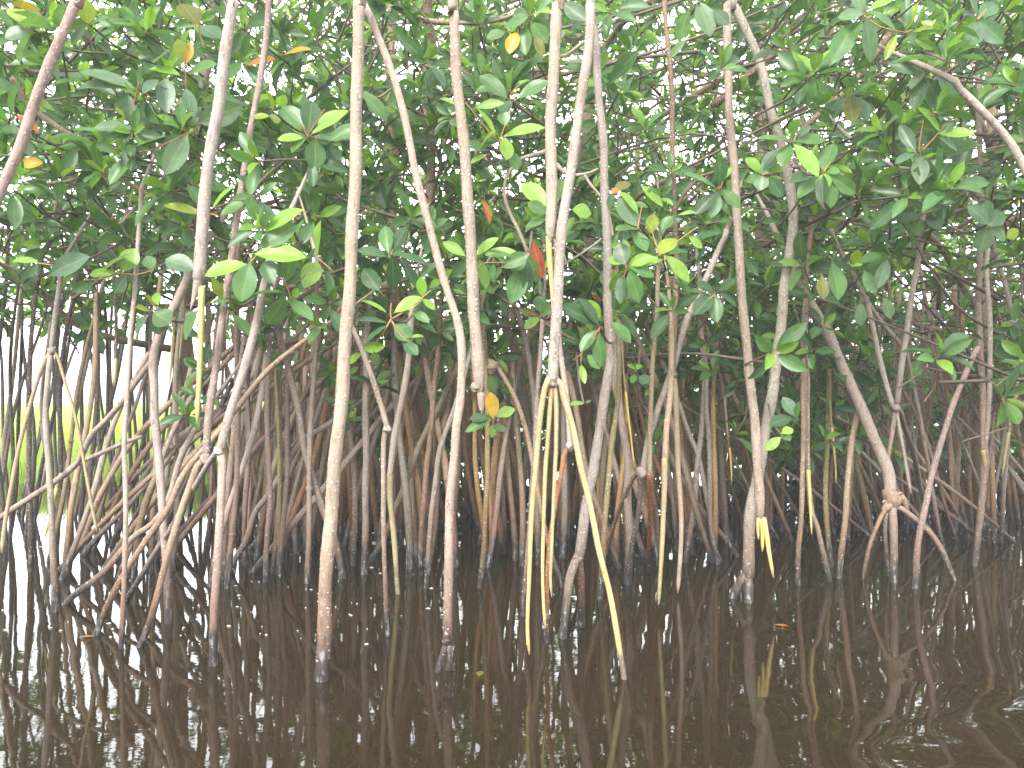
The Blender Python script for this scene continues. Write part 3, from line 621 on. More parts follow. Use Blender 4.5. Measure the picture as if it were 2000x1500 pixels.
A('straight grey prop root slanting right under the two toed root', 'dark', 7, 9, [(1500,800),(1541,830),(1600,905),(1650,985),(1690,1040)], name='prop_root', ext=0.3)
A('thin bent yellow tipped root near the right edge', 'olive', 6, 6, [(1986,740),(1978,800),(1970,850)], d=4.0, hang=True, legs=[('root_tip', 'olive', 6, 4, [(1970,845),(1963,890),(1957,930)], dict(hang=True))])

# ------------------------------------------------------------------ the thicket of stilt roots behind
def far_root(label, colour, w0, w1, P, group, young=False):
    ln = sum((Vector(a) - Vector(b)).length for a, b in zip(P[:-1], P[1:])); n = max(7, int(ln / 0.09))
    C = smooth_path(P, n); s = np.linspace(0, 1, n); sd = rng.random() * 9
    C[:, 0] += 0.012 * np.sin(s * 9 + sd); C[:, 1] += 0.012 * np.cos(s * 8 + sd)
    mb = MB(); tube(mb, C, w0 + (w1 - w0) * s, 7, lump=0.12, seed=sd)
    k = rng.random()
    if k < 0.3:                                        # a swollen old joint
        i = int(n * (0.35 + 0.4 * rng.random())); lump_ball(mb, C[i], (w0 + w1) * 0.62, seed=sd, amp=0.5)
    o = build(mb, 'prop_root', [BARK, LENT], origin=tuple(P[-1]), col=jit(CT[colour], 0.22))
    tag(o, label, 'root', group)
def below(p, q): v = (Vector(p) - Vector(q)).normalized(); return Vector(p) + v * 0.12 + Vector((0, 0, -0.1))
def pick(*a): return a[int(rng.random() * len(a))]
U = lambda a, b: a + (b - a) * rng.random()
GA = 'slanting stilt roots of the left thicket'
for k in range(24):
    px = 90 + 450 * rng.random() ** 0.8; py = U(1040, 1150) - 0.06 * px; d = water_depth(py); B = at(px, py, d)
    run = U(0.25, 1.25); h = U(0.9, 1.5); top = B + Vector((run, U(0.1, 0.8), h)); mid = B + Vector((run * U(0.42, 0.52), 0.05, h * U(0.46, 0.54)))
    far_root('grey brown stilt root slanting down to the left in the crowded left thicket', pick('grey', 'fawn', 'fawn', 'pink', 'dark', 'tan'), U(.011, .017), U(.013, .02), [top, mid, B, below(B, mid)], GA)
GH = 'pale upright roots of the left thicket'
for k in range(22):
    px = U(60, 620); py = U(1045, 1150); d = water_depth(py); B = at(px, py, d); h = U(1.1, 1.7); ln = U(-.1, .45)
    top = B + Vector((ln, U(-.1, .3), h)); mid = (B + top) / 2 + Vector((U(-.03, .03), 0, 0))
    far_root('pale grey fairly upright root among the slanting ones of the left thicket', pick('grey', 'pale', 'warm', 'tan', 'pink'), U(.010, .014), U(.013, .018), [top, mid, B, below(B, mid)], GH)
GB = 'dark upright roots against the marsh'
for k in range(44):
    px = U(-60, 420); py = U(1000, 1075); d = water_depth(py); B = at(px, py, d); h = U(1.4, 2.0)
    top = B + Vector((U(-.25, .35), U(-.2, .3), h)); mid = (B + top) / 2 + Vector((U(-.06, .06), 0, 0))
    far_root('slim dark grey upright root standing in front of the bright marsh at left', pick('dark', 'dark', 'grey', 'dark'), U(.008, .012), U(.011, .017), [top, mid, B, below(B, mid)], GB)
GC = 'tan stilt roots of the middle thicket'
for k in range(92):
    px = U(430, 1440); py = U(1035, 1118) - 25 * abs(px - 930) / 500 * rng.random(); d = water_depth(py); B = at(px, py, d); h = U(1.0, 1.7)
    ln = U(-.28, .28) + (930 - px) / 2600; top = B + Vector((ln, U(0., .5), h)); mid = (B + top) / 2 + Vector((ln * U(-.12, .1), 0, 0))
    far_root('tan brown stilt root among the crowded ones deep in the middle', pick('tan', 'ochre', 'tan', 'ochre', 'fawn', 'ochre', 'warm', 'grey', 'rust'), U(.011, .018), U(.014, .023), [top, mid, B, below(B, mid)], GC)
back_mb = MB()
for k in range(240):
    px = U(400, 2100); py = U(960, 1055); d = water_depth(py); B = at(px, py, d); h = U(1.1, 1.9)
    ln = U(-.4, .4); top = B + Vector((ln, U(-.3, .5), h)); mid = (B + top) / 2 + Vector((ln * U(-.12, .12), 0, 0))
    C = smooth_path([top, mid, B, below(B, mid)], 16); tube(back_mb, C, np.linspace(U(.009, .017), U(.012, .021), 16), 6, lump=0.12, seed=k)
tag(build(back_mb, 'shaded_roots', [BARK, LENT], col=(0.42, 0.32, 0.21)), 'mass of brown roots in deep shade at the very back of the middle thicket', 'roots', kind='stuff')
GD = 'slanting stilt roots of the right thicket'
for k in range(50):
    px = U(1480, 2120); py = U(975, 1062); d = water_depth(py); B = at(px, py, d)
    run = U(0.35, 1.5); h = U(0.9, 1.5); top = B + Vector((-run, U(-.2, .6), h)); mid = B + Vector((-run * U(.42, .52), 0.03, h * U(.46, .55)))
    far_root('grey stilt root slanting down to the right in the right thicket', pick('grey', 'fawn', 'warm', 'grey', 'tan'), U(.008, .013), U(.010, .015), [top, mid, B, below(B, mid)], GD)
GF = 'thin upright roots of the right thicket'
for k in range(56):
    px = U(1420, 2080); py = U(962, 1050); d = water_depth(py); B = at(px, py, d); h = U(1.3, 2.1)
    top = B + Vector((U(-.4, .2), U(-.3, .3), h)); mid = (B + top) / 2 + Vector((U(-.07, .07), 0, 0))
    far_root('thin grey upright root standing far back in the right thicket', pick('grey', 'dark', 'grey', 'fawn', 'pale'), U(.007, .011), U(.009, .014), [top, mid, B, below(B, mid)], GF)

# ------------------------------------------------------------------ mangrove trees: trunk, limbs, twigs, crown
def n3(p, s, o=0.0): return mnoise.noise(Vector((p[0] * s + o, p[1] * s + o * 1.7, p[2] * s - o)))
LOWX = [-600, 0, 120, 260, 420, 600, 800, 1000, 1200, 1400, 1600, 1800, 2000, 2600]
LOWY = [640, 640, 640, 660, 640, 690, 720, 700, 720, 770, 740, 770, 790, 800]
def zmin(x, y):
    px = 1000 + F * x / y
    return CAM_H + (779 - np.interp(px, LOWX, LOWY)) * y / F
_TR = np.array(TRACED)
def in_front(p):                                       # would this cluster hang right in front of a traced root?
    v = Vector(p) - Vector((0, 0, CAM_H)); c = v.y * _cp + v.z * _sp; w_ = v.z * _cp - v.y * _sp
    px, py = 1000 + F * v.x / c, 750 - F * w_ / c
    return bool(np.any((np.abs(_TR[:, 0] - px) < 150 / c) & (np.abs(_TR[:, 1] - py) < 30) & (_TR[:, 2] > p[1] - 0.1)))
def rosette(lv, tw, c, axis, L, npair, cols, twig_to=None, spread=1.0):
    a = np.asarray(axis, float); a /= np.linalg.norm(a)
    s = np.cross(a, [0.13, 0.97, 0.2]); s /= np.linalg.norm(s); b = np.cross(a, s); ph = rng.random() * 6.28
    for k in range(npair):
        t = (k + 0.5) / npair; el = (1.45 - 1.25 * (1 - t) ** 1.6 + 0.0) * spread      # outer pairs lie flatter
        el = 0.35 + 1.25 * t
        for h in (0, 1):
            if rng.random() < 0.08: continue
            th = ph + k * 1.57 + h * 3.1416 + rng.normal() * 0.25
            side = math.cos(th) * s + math.sin(th) * b
            e2 = el + rng.normal() * 0.16
            u = math.cos(e2) * a + math.sin(e2) * side + np.array([0, 0, -0.12 * t])
            nr = math.sin(e2) * a - math.cos(e2) * side + rng.normal(size=3) * 0.22
            ll = L * (0.62 + 0.42 * t) * (0.85 + 0.3 * rng.random())
            if rng.random() < 0.002: cc = LC['yellow'] if rng.random() < 0.6 else LC['orange']
            elif t < 0.28: cc = cols[2]
            elif t < 0.6: cc = cols[1]
            else: cc = cols[0]
            lv.add(np.asarray(c) + u * ll * 0.16, u, nr, ll, ll * (0.36 + 0.09 * rng.random()), jit(cc, 0.3))
    if twig_to is not None and tw is not None:
        q = np.asarray(twig_to); m_ = (np.asarray(c) + q) / 2 + rng.normal(size=3) * 0.03
        tube(tw, np.stack([q, m_, np.asarray(c)]), [0.0055, 0.0045, 0.0035], 4, lump=0, cap0=False, cap1=False)
SET_SHADE = (LC['dark'], (0.075, 0.165, 0.058), (0.15, 0.29, 0.055))  # darker greens with shade put into the leaf colour
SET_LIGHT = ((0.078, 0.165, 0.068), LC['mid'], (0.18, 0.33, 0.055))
SET_BACKLIT = ((0.13, 0.26, 0.05), (0.19, 0.35, 0.055), (0.29, 0.46, 0.06))  # brighter yellow greens with backlight put into the leaf colour
trees = [  # x, y, label
    (-4.1, 5.6, 'mangrove tree at the far left, its crown open to the sky beneath'),
    (-2.3, 5.2, 'mangrove tree above the slanting left thicket'),
    (-0.9, 5.7, 'mangrove tree over the mauve upright root left of the middle'),
    (0.5, 5.3, 'dense mangrove tree behind the four legged yellow fork'),
    (1.9, 5.9, 'mangrove tree behind the straight pale and curved crossing pair'),
    (3.3, 5.4, 'mangrove tree over the massive diagonal root with the gnarled knob'),
    (5.0, 6.0, 'mangrove tree at the right edge behind the arching thick root')]
T_O, T_L, T_T = [], [], []
def trunk_path(x, y, h, lean): return [(x, y, -0.2), (x + lean * 0.2, y + 0.05, h * 0.3), (x + lean * 0.6, y - 0.02, h * 0.65), (x + lean, y + 0.08, h)]
limb_ends = []
for x, y, lab in trees:
    e = tag(empty('mangrove_tree', (x, y, 0)), lab, 'tree', 'mangrove trees along the bank'); T_O.append(e); T_L.append(Leaves(TPL_FAR)); T_T.append(MB())
    mb = MB(); le = U(-.4, .4); h = U(3.6, 4.2); C = smooth_path(trunk_path(x, y, h, le), 30)
    tube(mb, C, np.linspace(0.062, 0.030, 30), 10, lump=0.1); build(mb, 'trunk', [BARK, LENT], parent=e, col=CT['fawn'])
    ends = []
    for k in range(7):
        i = int(9 + 20 * (k + rng.random()) / 7.2); p0 = C[min(i, 29)]; a = U(0, 6.28) if k > 3 else U(3.6, 5.9); ln = U(0.9, 1.9)
        p3 = p0 + np.array([math.cos(a) * ln, math.sin(a) * ln, U(.15, 1.1)]); p3[2] = max(p3[2], 1.75)
        p3[1] = max(p3[1], 3.3)
        p1 = p0 + (p3 - p0) * 0.35 + rng.normal(size=3) * 0.09; p2 = p0 + (p3 - p0) * 0.7 + rng.normal(size=3) * 0.11
        C2 = smooth_path([p0, p1, p2, p3], 16); mb = MB(); tube(mb, C2, np.linspace(0.026, 0.011, 16), 7, lump=0.14)
        build(mb, 'limb', [BARK, LENT], parent=e, col=jit(CT['fawn'], 0.15)); ends.append(C2)
    limb_ends.append(ends)
TX = np.array([t[0] for t in trees])
def crown_fill(n, y0, y1, z1, sets, thin, L0, xr=None, zlow=0.0, front=None):
    made = 0
    while made < n:
        y = U(y0, y1); hw = 0.86 * y + 0.8; x = U(-hw, hw); zl = zmin(x, y) + zlow; zt = min(z1, 1.3 + y * 0.62 + 0.9)
        if zt <= zl: continue
        z = zl + (zt - zl) * rng.random()
        p = (x, y, z); made += 1; px_ = 1000 + F * x / y
        dens = 0.5 + 1.15 * n3(p, 0.95) + 0.55 * n3(p, 2.3, 5.0) - thin
        if z < zl + 0.18: dens -= 0.2
        if y > 4.4 and px_ < 560: dens -= 0.05
        if 1020 < px_ < 1560: dens += 0.08
        if z > CAM_H + 0.56 * y: dens -= 0.34
        if rng.random() > dens or (in_front(p) and rng.random() < 0.85): continue
        i = int(np.argmin(np.abs(TX - x)))
        ax = np.array([U(-.7, .7), U(-.95, .25), U(-.15, 1.0)])
        q = np.array(p) + np.array([U(-.16, .16), U(.05, .28), U(-.22, .02)])
        rosette(T_L[i], T_T[i], p, ax, L0 * U(.75, 1.15), 3 + int(rng.random() * 2.4), sets[int(rng.random() * len(sets))], q)
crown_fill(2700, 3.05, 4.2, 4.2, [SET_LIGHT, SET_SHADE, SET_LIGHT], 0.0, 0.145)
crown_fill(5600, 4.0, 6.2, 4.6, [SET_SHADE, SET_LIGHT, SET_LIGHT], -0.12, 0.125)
crown_fill(5600, 6.0, 8.2, 5.8, [SET_BACKLIT, SET_SHADE, SET_BACKLIT], -0.06, 0.13)
for k in range(170):
    px = pick(U(-150, 480), U(1480, 2150)); py = U(-260, 430); y = U(2.7, 3.1); p = np.array(at(px, py, y))
    if in_front(p): continue
    i = int(np.argmin(np.abs(TX - p[0])))
    rosette(T_L[i], T_T[i], p, (U(-.7, .7), U(-.9, .1), U(-.1, 1)), U(.11, .145), 3 + int(rng.random() * 2), SET_LIGHT, p + np.array([U(-.15, .15), .3, U(-.15, .1)]))
for k in range(700):                                   # small leaves far up in the right half, backlight put into their colour
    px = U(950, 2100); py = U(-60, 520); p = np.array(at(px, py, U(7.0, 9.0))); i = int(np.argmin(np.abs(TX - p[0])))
    rosette(T_L[i], T_T[i], p, (U(-.7, .7), U(-1, .3), U(-.1, 1)), U(.09, .12), 3, SET_BACKLIT, p + np.array([U(-.2, .2), .2, U(-.2, .05)]))
for tp in TOPS:                                         # leaves where a root comes out of the crown
    i = int(np.argmin(np.abs(TX - tp[0])))
    for k in range(3):
        p = np.array(tp) + np.array([U(-.06, .06), U(-.12, -.05), -0.02 + 0.11 * k + U(-.02, .02)])
        rosette(T_L[i], T_T[i], p, (U(-.6, .6), U(-1, -.2), U(-.1, .8)), U(.095, .125), 3 + int(rng.random() * 1.6), SET_LIGHT, p + np.array([U(-.1, .1), .25, U(-.02, .12)]))
# low hanging leaves in the shade of the right and middle
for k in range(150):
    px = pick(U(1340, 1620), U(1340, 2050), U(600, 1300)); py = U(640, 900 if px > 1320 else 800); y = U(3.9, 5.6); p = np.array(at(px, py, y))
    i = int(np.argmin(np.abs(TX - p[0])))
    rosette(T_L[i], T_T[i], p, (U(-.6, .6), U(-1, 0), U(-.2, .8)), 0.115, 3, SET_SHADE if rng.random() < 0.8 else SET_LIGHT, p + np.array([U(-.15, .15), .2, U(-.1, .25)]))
# long bare twigs weaving through the crown
for k in range(700):
    y = U(3.6, 7.6); x = U(-0.8 * y, 0.8 * y) if k < 420 else U(0.02 * y, 0.75 * y); z = U(zmin(x, y) + 0.05, min(4.2, 1.2 + y * 0.6)); a = U(-0.55, 0.75) * pick(-1, 1); ln = U(0.5, 1.5)
    p0 = np.array((x, y, z)); p2 = p0 + np.array([math.cos(a) * ln * pick(-1, 1), U(-.4, .4), math.sin(abs(a)) * ln]); p1 = (p0 + p2) / 2 + rng.normal(size=3) * 0.09
    if min(p0[1], p2[1]) < 3.4: continue
    i = int(np.argmin(np.abs(TX - x))); tube(T_T[i], smooth_path([p0, p1, p2], 8), np.linspace(U(.006, .012), .004, 8), 5, lump=0.1)
# limbs the photograph shows
def limb(px_pts, d0, d1, w0, w1, colour='fawn'):
    P = path_px(px_pts, d0, d1); n = 26; C = smooth_path(P, n); i = int(np.argmin(np.abs(TX - P[0].x))); mb = MB()
    tube(mb, C, np.linspace(w0 * d0 / F / 2, w1 * d1 / F / 2, n), 9, lump=0.12)
    build(mb, 'limb', [BARK, LENT], parent=T_O[i], col=jit(CT[colour], 0.1))
limb([(-40,110),(20,150),(60,210),(150,275),(190,320),(280,375),(340,408),(400,422),(480,395),(520,370)], 3.0, 3.3, 14, 7, 'fawn')
limb([(190,330),(150,348),(115,357),(20,358),(-40,362)], 3.1, 3.0, 7, 4, 'grey')
limb([(278,385),(255,415),(235,436),(205,448)], 3.1, 3.0, 7, 4, 'grey')
limb([(115,357),(112,390),(104,425)], 3.05, 3.0, 5, 3, 'grey')
limb([(750,-30),(775,5),(800,28),(835,41),(900,45),(960,41),(1010,27),(1048,5),(1070,-20)], 3.3, 3.3, 11, 7, 'fawn')
limb([(1760,40),(1730,80),(1690,130),(1655,175),(1620,205),(1595,228),(1560,262)], 3.5, 3.5, 16, 11, 'brown')
limb([(1000,328),(988,350),(985,380),(995,415),(1010,445),(1028,486),(1034,510)], 2.95, 3.0, 6, 8, 'grey')
limb([(1000,330),(1015,312),(1040,303),(1072,294)], 2.95, 3.0, 6, 9, 'grey')
limb([(1086,320),(1102,336),(1125,342),(1150,338),(1168,330)], 3.0, 3.0, 9, 5, 'grey')
limb([(1142,343),(1155,362),(1172,382),(1188,408)], 3.0, 2.95, 6, 4, 'grey')
limb([(1618,228),(1655,265),(1700,298),(1740,322),(1775,330)], 3.6, 3.5, 8, 6, 'grey')
limb([(1100,518),(1128,500),(1155,482),(1175,466)], 3.0, 3.1, 5, 4, 'grey')
limb([(1090,110),(1105,108),(1130,90),(1170,62),(1200,40)], 3.2, 3.4, 6, 9, 'grey')
limb([(830,-40),(838,90),(832,190),(842,300),(838,420)], 4.3, 4.3, 22, 18, 'brown')
limb([(1395,205),(1440,165),(1470,140),(1520,100)], 4.2, 4.2, 16, 10, 'brown')
for e, lv, tw in zip(T_O, T_L, T_T):
    if tw.n: o = build(tw, 'twigs', [TWIG], parent=e); o['kind'] = 'stuff'
    if lv.M: lv.build('crown', parent=e)

# dense far wall of mangroves that shuts the view behind the middle and right
far_trees = [(-2.0, 8.6, 'shaded mangrove beyond the left thicket at the end of the marsh'), (-0.5, 8.9, 'dark mangrove closing the view behind the middle thicket'), (1.4, 9.3, 'dark mangrove beyond the olive and ash grey roots'),
             (3.4, 8.9, 'dark mangrove beyond the two thin upright roots'), (5.4, 9.4, 'dark mangrove beyond the joint with three pink legs'), (7.6, 9.0, 'dark mangrove beyond the roots at the right edge')]
for x, y, lab in far_trees:
    e = tag(empty('mangrove_tree', (x, y, 0)), lab, 'tree', 'mangrove trees closing the background'); lv = Leaves(TPL_FAR)
    mb = MB(); C = smooth_path(trunk_path(x, y, 4.4, U(-.3, .3)), 20); tube(mb, C, np.linspace(0.07, 0.03, 20), 8, lump=0.1); build(mb, 'trunk', [BARK, LENT], parent=e, col=CT['brown'])
    lo = 0.04
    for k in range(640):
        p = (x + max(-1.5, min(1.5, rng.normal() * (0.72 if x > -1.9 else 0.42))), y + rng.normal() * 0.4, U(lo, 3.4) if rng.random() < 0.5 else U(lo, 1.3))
        rosette(lv, None, p, (U(-.7, .7), U(-1, .2), U(0, 1)), 0.19, 3, SET_SHADE if p[2] < 2.2 else SET_BACKLIT)  # shade painted by height: darker greens low in the crown
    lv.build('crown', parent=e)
    for k in range(6):
        mb = MB(); a = U(0, 6.28); r = U(.5, 1.3); P = [(x, y, U(.8, 1.7)), (x + math.cos(a) * r * .6, y + math.sin(a) * r * .6, U(.7, 1.0)), (x + math.cos(a) * r, y + math.sin(a) * r, -.1)]
        tube(mb, smooth_path(P, 12), np.linspace(.022, .018, 12), 6, lump=.12); build(mb, 'prop_root', [BARK, LENT], parent=e, col=jit(CT['fawn'], .15))

# ------------------------------------------------------------------ leafy branches traced in front
OFF = {1: (0, 0), 2: (650, 0), 3: (1300, 0), 4: (0, 480), 5: (650, 480), 6: (1300, 480)}
def q(r, X, Y): return (OFF[r][0] + X * 0.35, OFF[r][1] + Y * 0.35)
def sprig(label, r, c, d, leaves, stems=(), red=False, back=(0.05, 0.38, 0.10)):
    C0 = at(*q(r, *c), d); e = tag(empty('leafy_branch', C0), label, 'leafy branch', 'leafy branches in front of the roots')
    mb = MB(); E = C0 + Vector(back) + Vector(rng.normal(size=3) * 0.05)
    tube(mb, smooth_path([E, (E + C0) / 2 + Vector((0, 0, -0.03)), C0], 9), np.linspace(0.0055, 0.0035, 9), 6, lump=.08)
    build(mb, 'twig', [TWIG], parent=e)
    if stems:
        mb = MB()
        for st in stems: 
            P = [at(*q(r, *p), d - 0.01) for p in st]; tube(mb, smooth_path(P, 8), np.linspace(.0029, .0018, 8), 6, lump=.05)
        build(mb, 'stem', [STEM_RED if red else STEM], parent=e)
    lv = Leaves(TPL_NEAR)
    for (b, t, w, k) in leaves:
        pb = q(r, *b); pt = q(r, *t); lp = math.hypot(pb[0] - pt[0], pb[1] - pt[1])
        B = at(*pb, d + rng.normal() * 0.012); T = at(*pt, d + rng.normal() * 0.022 - 0.012)
        u = T - B; L = u.length
        nr = Vector((-B.x * 0.3, -0.85, 0.62)) + Vector(rng.normal(size=3) * 0.30)
        lv.add(B - u * 0.03, u, nr, L * 1.1, max(w * 0.35 * 1.24, lp * 0.38) * d / F, jit(LC[k], 0.12), droop=0.55)
    o = lv.build('foliage', parent=e)
    return e
SP = sprig
SP('rosette of broad green leaves on red stalks left of the tall warty root', 1, (1715,760), 2.75, [((1700,720),(1580,590),90,'mid'),((1720,735),(1745,565),100,'dark'),((1750,740),(1920,610),100,'bright'),((1760,765),(1965,755),95,'dark'),((1760,775),(1760,935),95,'mid'),((1700,775),(1630,840),70,'mid'),((1690,770),(1555,770),60,'bright'),((1760,900),(1930,945),70,'dark'),((1740,900),(1745,1030),50,'dark')], [[(1715,760),(1760,690),(1810,610)],[(1715,760),(1690,700)]], True)
SP('big pale green leaves overlapping the snapped grey root', 4, (1440,50), 2.45, [((1430,45),(1685,50),95,'bright'),((1370,105),(1150,150),100,'bright'),((1395,100),(1345,295),110,'mid'),((1450,10),(1640,-115),110,'pale'),((1480,-80),(1665,-205),80,'bright'),((1470,90),(1520,200),70,'dark')], [[(1445,40),(1400,90),(1355,130)]])
SP('bright leaves around an orange stalk left of the warty root', 4, (1590,215), 2.55, [((1600,180),(1480,90),70,'dark'),((1600,190),(1620,70),70,'mid'),((1700,235),(1765,90),90,'bright'),((1775,40),(1775,-130),90,'bright'),((1590,290),(1500,435),90,'mid'),((1610,300),(1740,400),70,'mid'),((1570,260),(1400,260),80,'mid'),((1640,290),(1660,240),40,'bright'),((1600,220),(1700,140),60,'dark')], [[(1590,200),(1610,250),(1625,305)],[(1765,65),(1810,100),(1860,145)]])
SP('starburst of glossy bright leaves right of the tall warty root', 5, (325,410), 2.55, [((300,375),(175,300),70,'bright'),((350,370),(490,285),80,'bright'),((500,280),(495,180),55,'bright'),((500,300),(570,350),45,'bright'),((300,430),(135,405),70,'dark'),((450,365),(530,420),45,'mid'),((300,450),(190,520),60,'dark'),((350,440),(430,520),80,'mid'),((410,515),(500,500),35,'bright'),((290,560),(175,570),55,'bright'),((400,540),(465,600),60,'dark'),((160,600),(90,650),40,'bright'),((230,590),(250,670),35,'mid')], [[(325,410),(290,470),(240,545)],[(330,420),(360,480),(415,528)],[(335,405),(440,340),(545,250)],[(325,410),(322,370),(326,320)]])
SP('light green leaves peeping from behind the snapped grey root', 1, (1170,1170), 2.75, [((1120,1200),(925,1135),60,'lime'),((1140,1160),(1065,1040),70,'mid'),((1190,1160),(1295,1030),75,'bright'),((1235,1200),(1350,1130),70,'mid')], [[(1210,1200),(1150,1190),(1080,1160)]])
SP('small yellow green shoot between snapped root and rosette', 1, (1520,620), 2.8, [((1520,610),(1490,490),60,'lime'),((1500,650),(1415,650),45,'lime'),((1530,640),(1540,680),50,'lime'),((1550,590),(1590,540),50,'bright')])
SP('young upright leaves glowing yellow green at upper left', 1, (1030,400), 2.8, [((1030,350),(1000,225),75,'lime'),((1040,350),(1062,240),45,'yellow'),((1000,420),(840,370),60,'bright'),((1050,410),(1190,350),80,'mid'),((860,350),(930,280),80,'dull')], [[(1030,330),(1035,400),(1040,520)]], True)
SP('long pale leaf held level beside a dead brown bud', 1, (760,500), 2.7, [((750,500),(460,380),85,'pale'),((700,490),(430,470),70,'dull'),((800,520),(870,440),60,'dull')], [[(750,580),(765,500),(775,455)]], True)
SP('grey green leaves on a forked twig left of the snapped root', 1, (930,630), 2.75, [((930,630),(920,440),85,'dull'),((930,640),(930,735),80,'pale'),((755,660),(655,600),70,'lime'),((770,710),(830,580),80,'pale'),((1080,660),(1040,500),60,'dull'),((1110,680),(1330,600),110,'dull')], [[(930,630),(860,560),(800,510)],[(930,630),(1040,545)]])
SP('drooping sage leaves under the forked twig', 1, (740,860), 2.7, [((735,875),(610,1010),70,'mid'),((760,820),(910,750),80,'pale'),((730,720),(530,700),50,'pale'),((560,740),(405,710),60,'mid'),((860,840),(950,940),60,'mid'),((1040,760),(930,950),95,'pale'),((740,880),(730,950),40,'mid')], [[(740,860),(680,835),(560,805)],[(740,850),(850,835),(1060,735)]], True)
SP('pair of yellow green leaves beside the diagonal root at the top', 1, (490,130), 2.7, [((490,130),(475,0),85,'lime'),((500,140),(590,90),60,'dull'),((480,150),(400,240),70,'dull')])
SP('veiled pale leaves in the top left corner', 1, (170,160), 2.7, [((165,150),(60,40),95,'lime'),((175,150),(200,60),70,'pale'),((180,170),(300,100),80,'pale'),((170,180),(100,330),90,'dull'),((160,170),(30,200),80,'dull')])
SP('single broad olive leaf hanging near the top', 1, (1100,140), 2.85, [((1100,140),(1020,15),110,'olive'),((1120,150),(1220,200),90,'dull'),((1090,150),(990,150),90,'mid')], [[(1100,140),(1130,230),(1140,270)]])
SP('level bright leaf and dull one at the far left', 4, (220,100), 2.7, [((210,95),(65,75),50,'bright'),((280,160),(470,60),100,'dull'),((210,110),(150,170),40,'dull')], [[(215,98),(300,110)]])
SP('spray of fresh leaves along orange stalks over the left thicket', 4, (680,150), 2.75, [((650,150),(500,155),45,'bright'),((690,140),(750,20),85,'bright'),((530,200),(405,250),55,'mid'),((590,130),(700,40),80,'pale'),((850,130),(820,60),60,'mid'),((700,170),(640,260),60,'dull')], [[(650,150),(760,160),(860,135)],[(470,195),(600,180),(680,150)]])
SP('small shoot with one round dark leaf above the big left arch', 4, (855,355), 2.75, [((860,340),(820,270),50,'lime'),((830,360),(765,340),45,'lime'),((860,370),(945,430),100,'mid'),((830,385),(750,480),50,'dull'),((880,330),(870,260),40,'bright'),((870,400),(890,490),70,'dull')])
SP('large drooping leaf just left of the long yellow tip', 4, (1100,130), 2.7, [((1105,365),(1020,510),95,'mid'),((1080,130),(930,70),100,'dull')])
SP('small light leaf and dark one right of the long yellow tip', 4, (1260,290), 2.75, [((1310,390),(1390,490),60,'mid'),((1240,290),(1190,195),50,'lime'),((1280,310),(1180,310),50,'mid')])
SP('fresh leaves fanned out between the snapped thick root and the straight one', 2, (940,790), 2.8, [((800,600),(945,570),50,'bright'),((700,590),(610,545),55,'bright'),((800,600),(910,740),50,'bright'),((960,760),(1168,700),80,'bright'),((960,700),(950,620),60,'mid'),((960,770),(975,880),75,'bright'),((860,835),(750,800),60,'mid'),((860,865),(765,905),40,'bright'),((1000,850),(1030,940),65,'mid'),((820,830),(900,720),45,'lime')], [[(930,795),(860,720),(740,570)],[(930,790),(960,700)]])
SP('bright pair of leaves flanking the snapped thick root', 2, (800,1440), 2.7, [((735,1425),(620,1350),50,'bright'),((800,1425),(912,1325),60,'bright'),((860,1400),(1000,1430),60,'mid'),((815,1450),(860,1600),60,'bright'),((890,1560),(895,1480),40,'mid'),((940,1490),(1080,1420),70,'mid')], [[(800,1430),(790,1520),(840,1470),(960,1465)]])
SP('three pale green leaves crossed by the straight thick root', 2, (1190,1160), 2.75, [((1190,1150),(1070,1020),90,'bright'),((1190,1190),(1095,1130),60,'mid'),((1340,1170),(1438,1185),80,'bright'),((1250,1100),(1290,1000),70,'mid'),((1190,1220),(1100,1260),60,'mid'),((1340,1250),(1440,1230),50,'mid')])
SP('bright shoot of narrow leaves left of the thin brown root', 2, (1720,1250), 2.75, [((1700,1260),(1600,1110),90,'pale'),((1700,1190),(1620,1070),50,'bright'),((1840,1150),(1735,1040),45,'bright'),((1790,1170),(1780,1050),60,'mid'),((1700,1280),(1590,1270),70,'mid'),((1680,1290),(1750,1390),70,'mid')], [[(1700,1280),(1715,1200),(1725,1150)]])
SP('golden green cluster beside the joint of slender orange root', 2, (1820,1430), 2.75, [((1820,1420),(1905,1330),95,'lime'),((1770,1300),(1790,1200),60,'lime'),((1930,1200),(2020,1180),65,'bright'),((1860,1430),(1990,1560),70,'bright'),((1840,1280),(1890,1210),60,'mid'),((1990,1320),(2060,1380),40,'bright'),((1800,1440),(1690,1340),80,'mid'),((1840,1450),(1700,1470),60,'bright')], [[(1820,1430),(1800,1350),(1770,1260)],[(1850,1420),(1920,1350),(2030,1270)]])
SP('glossy dark spray on a red stalk against the crooked elbow root', 5, (1490,455), 2.6, [((1470,440),(1295,330),90,'dark'),((1490,400),(1435,310),50,'bright'),((1470,470),(1385,580),60,'mid'),((1490,490),(1490,665),75,'mid'),((1555,430),(1665,530),95,'mid'),((1420,610),(1490,680),50,'mid'),((1385,665),(1405,760),35,'bright'),((1480,440),(1390,300),70,'dark')], [[(1490,460),(1430,550),(1385,605),(1340,640)],[(1385,605),(1385,670)]], True)
SP('hanging leaves with grey blotches right of the elbow root', 5, (1640,110), 2.75, [((1630,130),(1550,240),80,'mid'),((1620,100),(1550,60),70,'bright'),((1660,140),(1705,300),80,'mid'),((1650,105),(1775,60),60,'bright'),((1620,150),(1600,310),60,'dull'),((1630,100),(1600,-10),80,'dull'),((1660,120),(1790,160),70,'mid')], [[(1640,110),(1640,40)],[(1640,115),(1620,180)]], True)
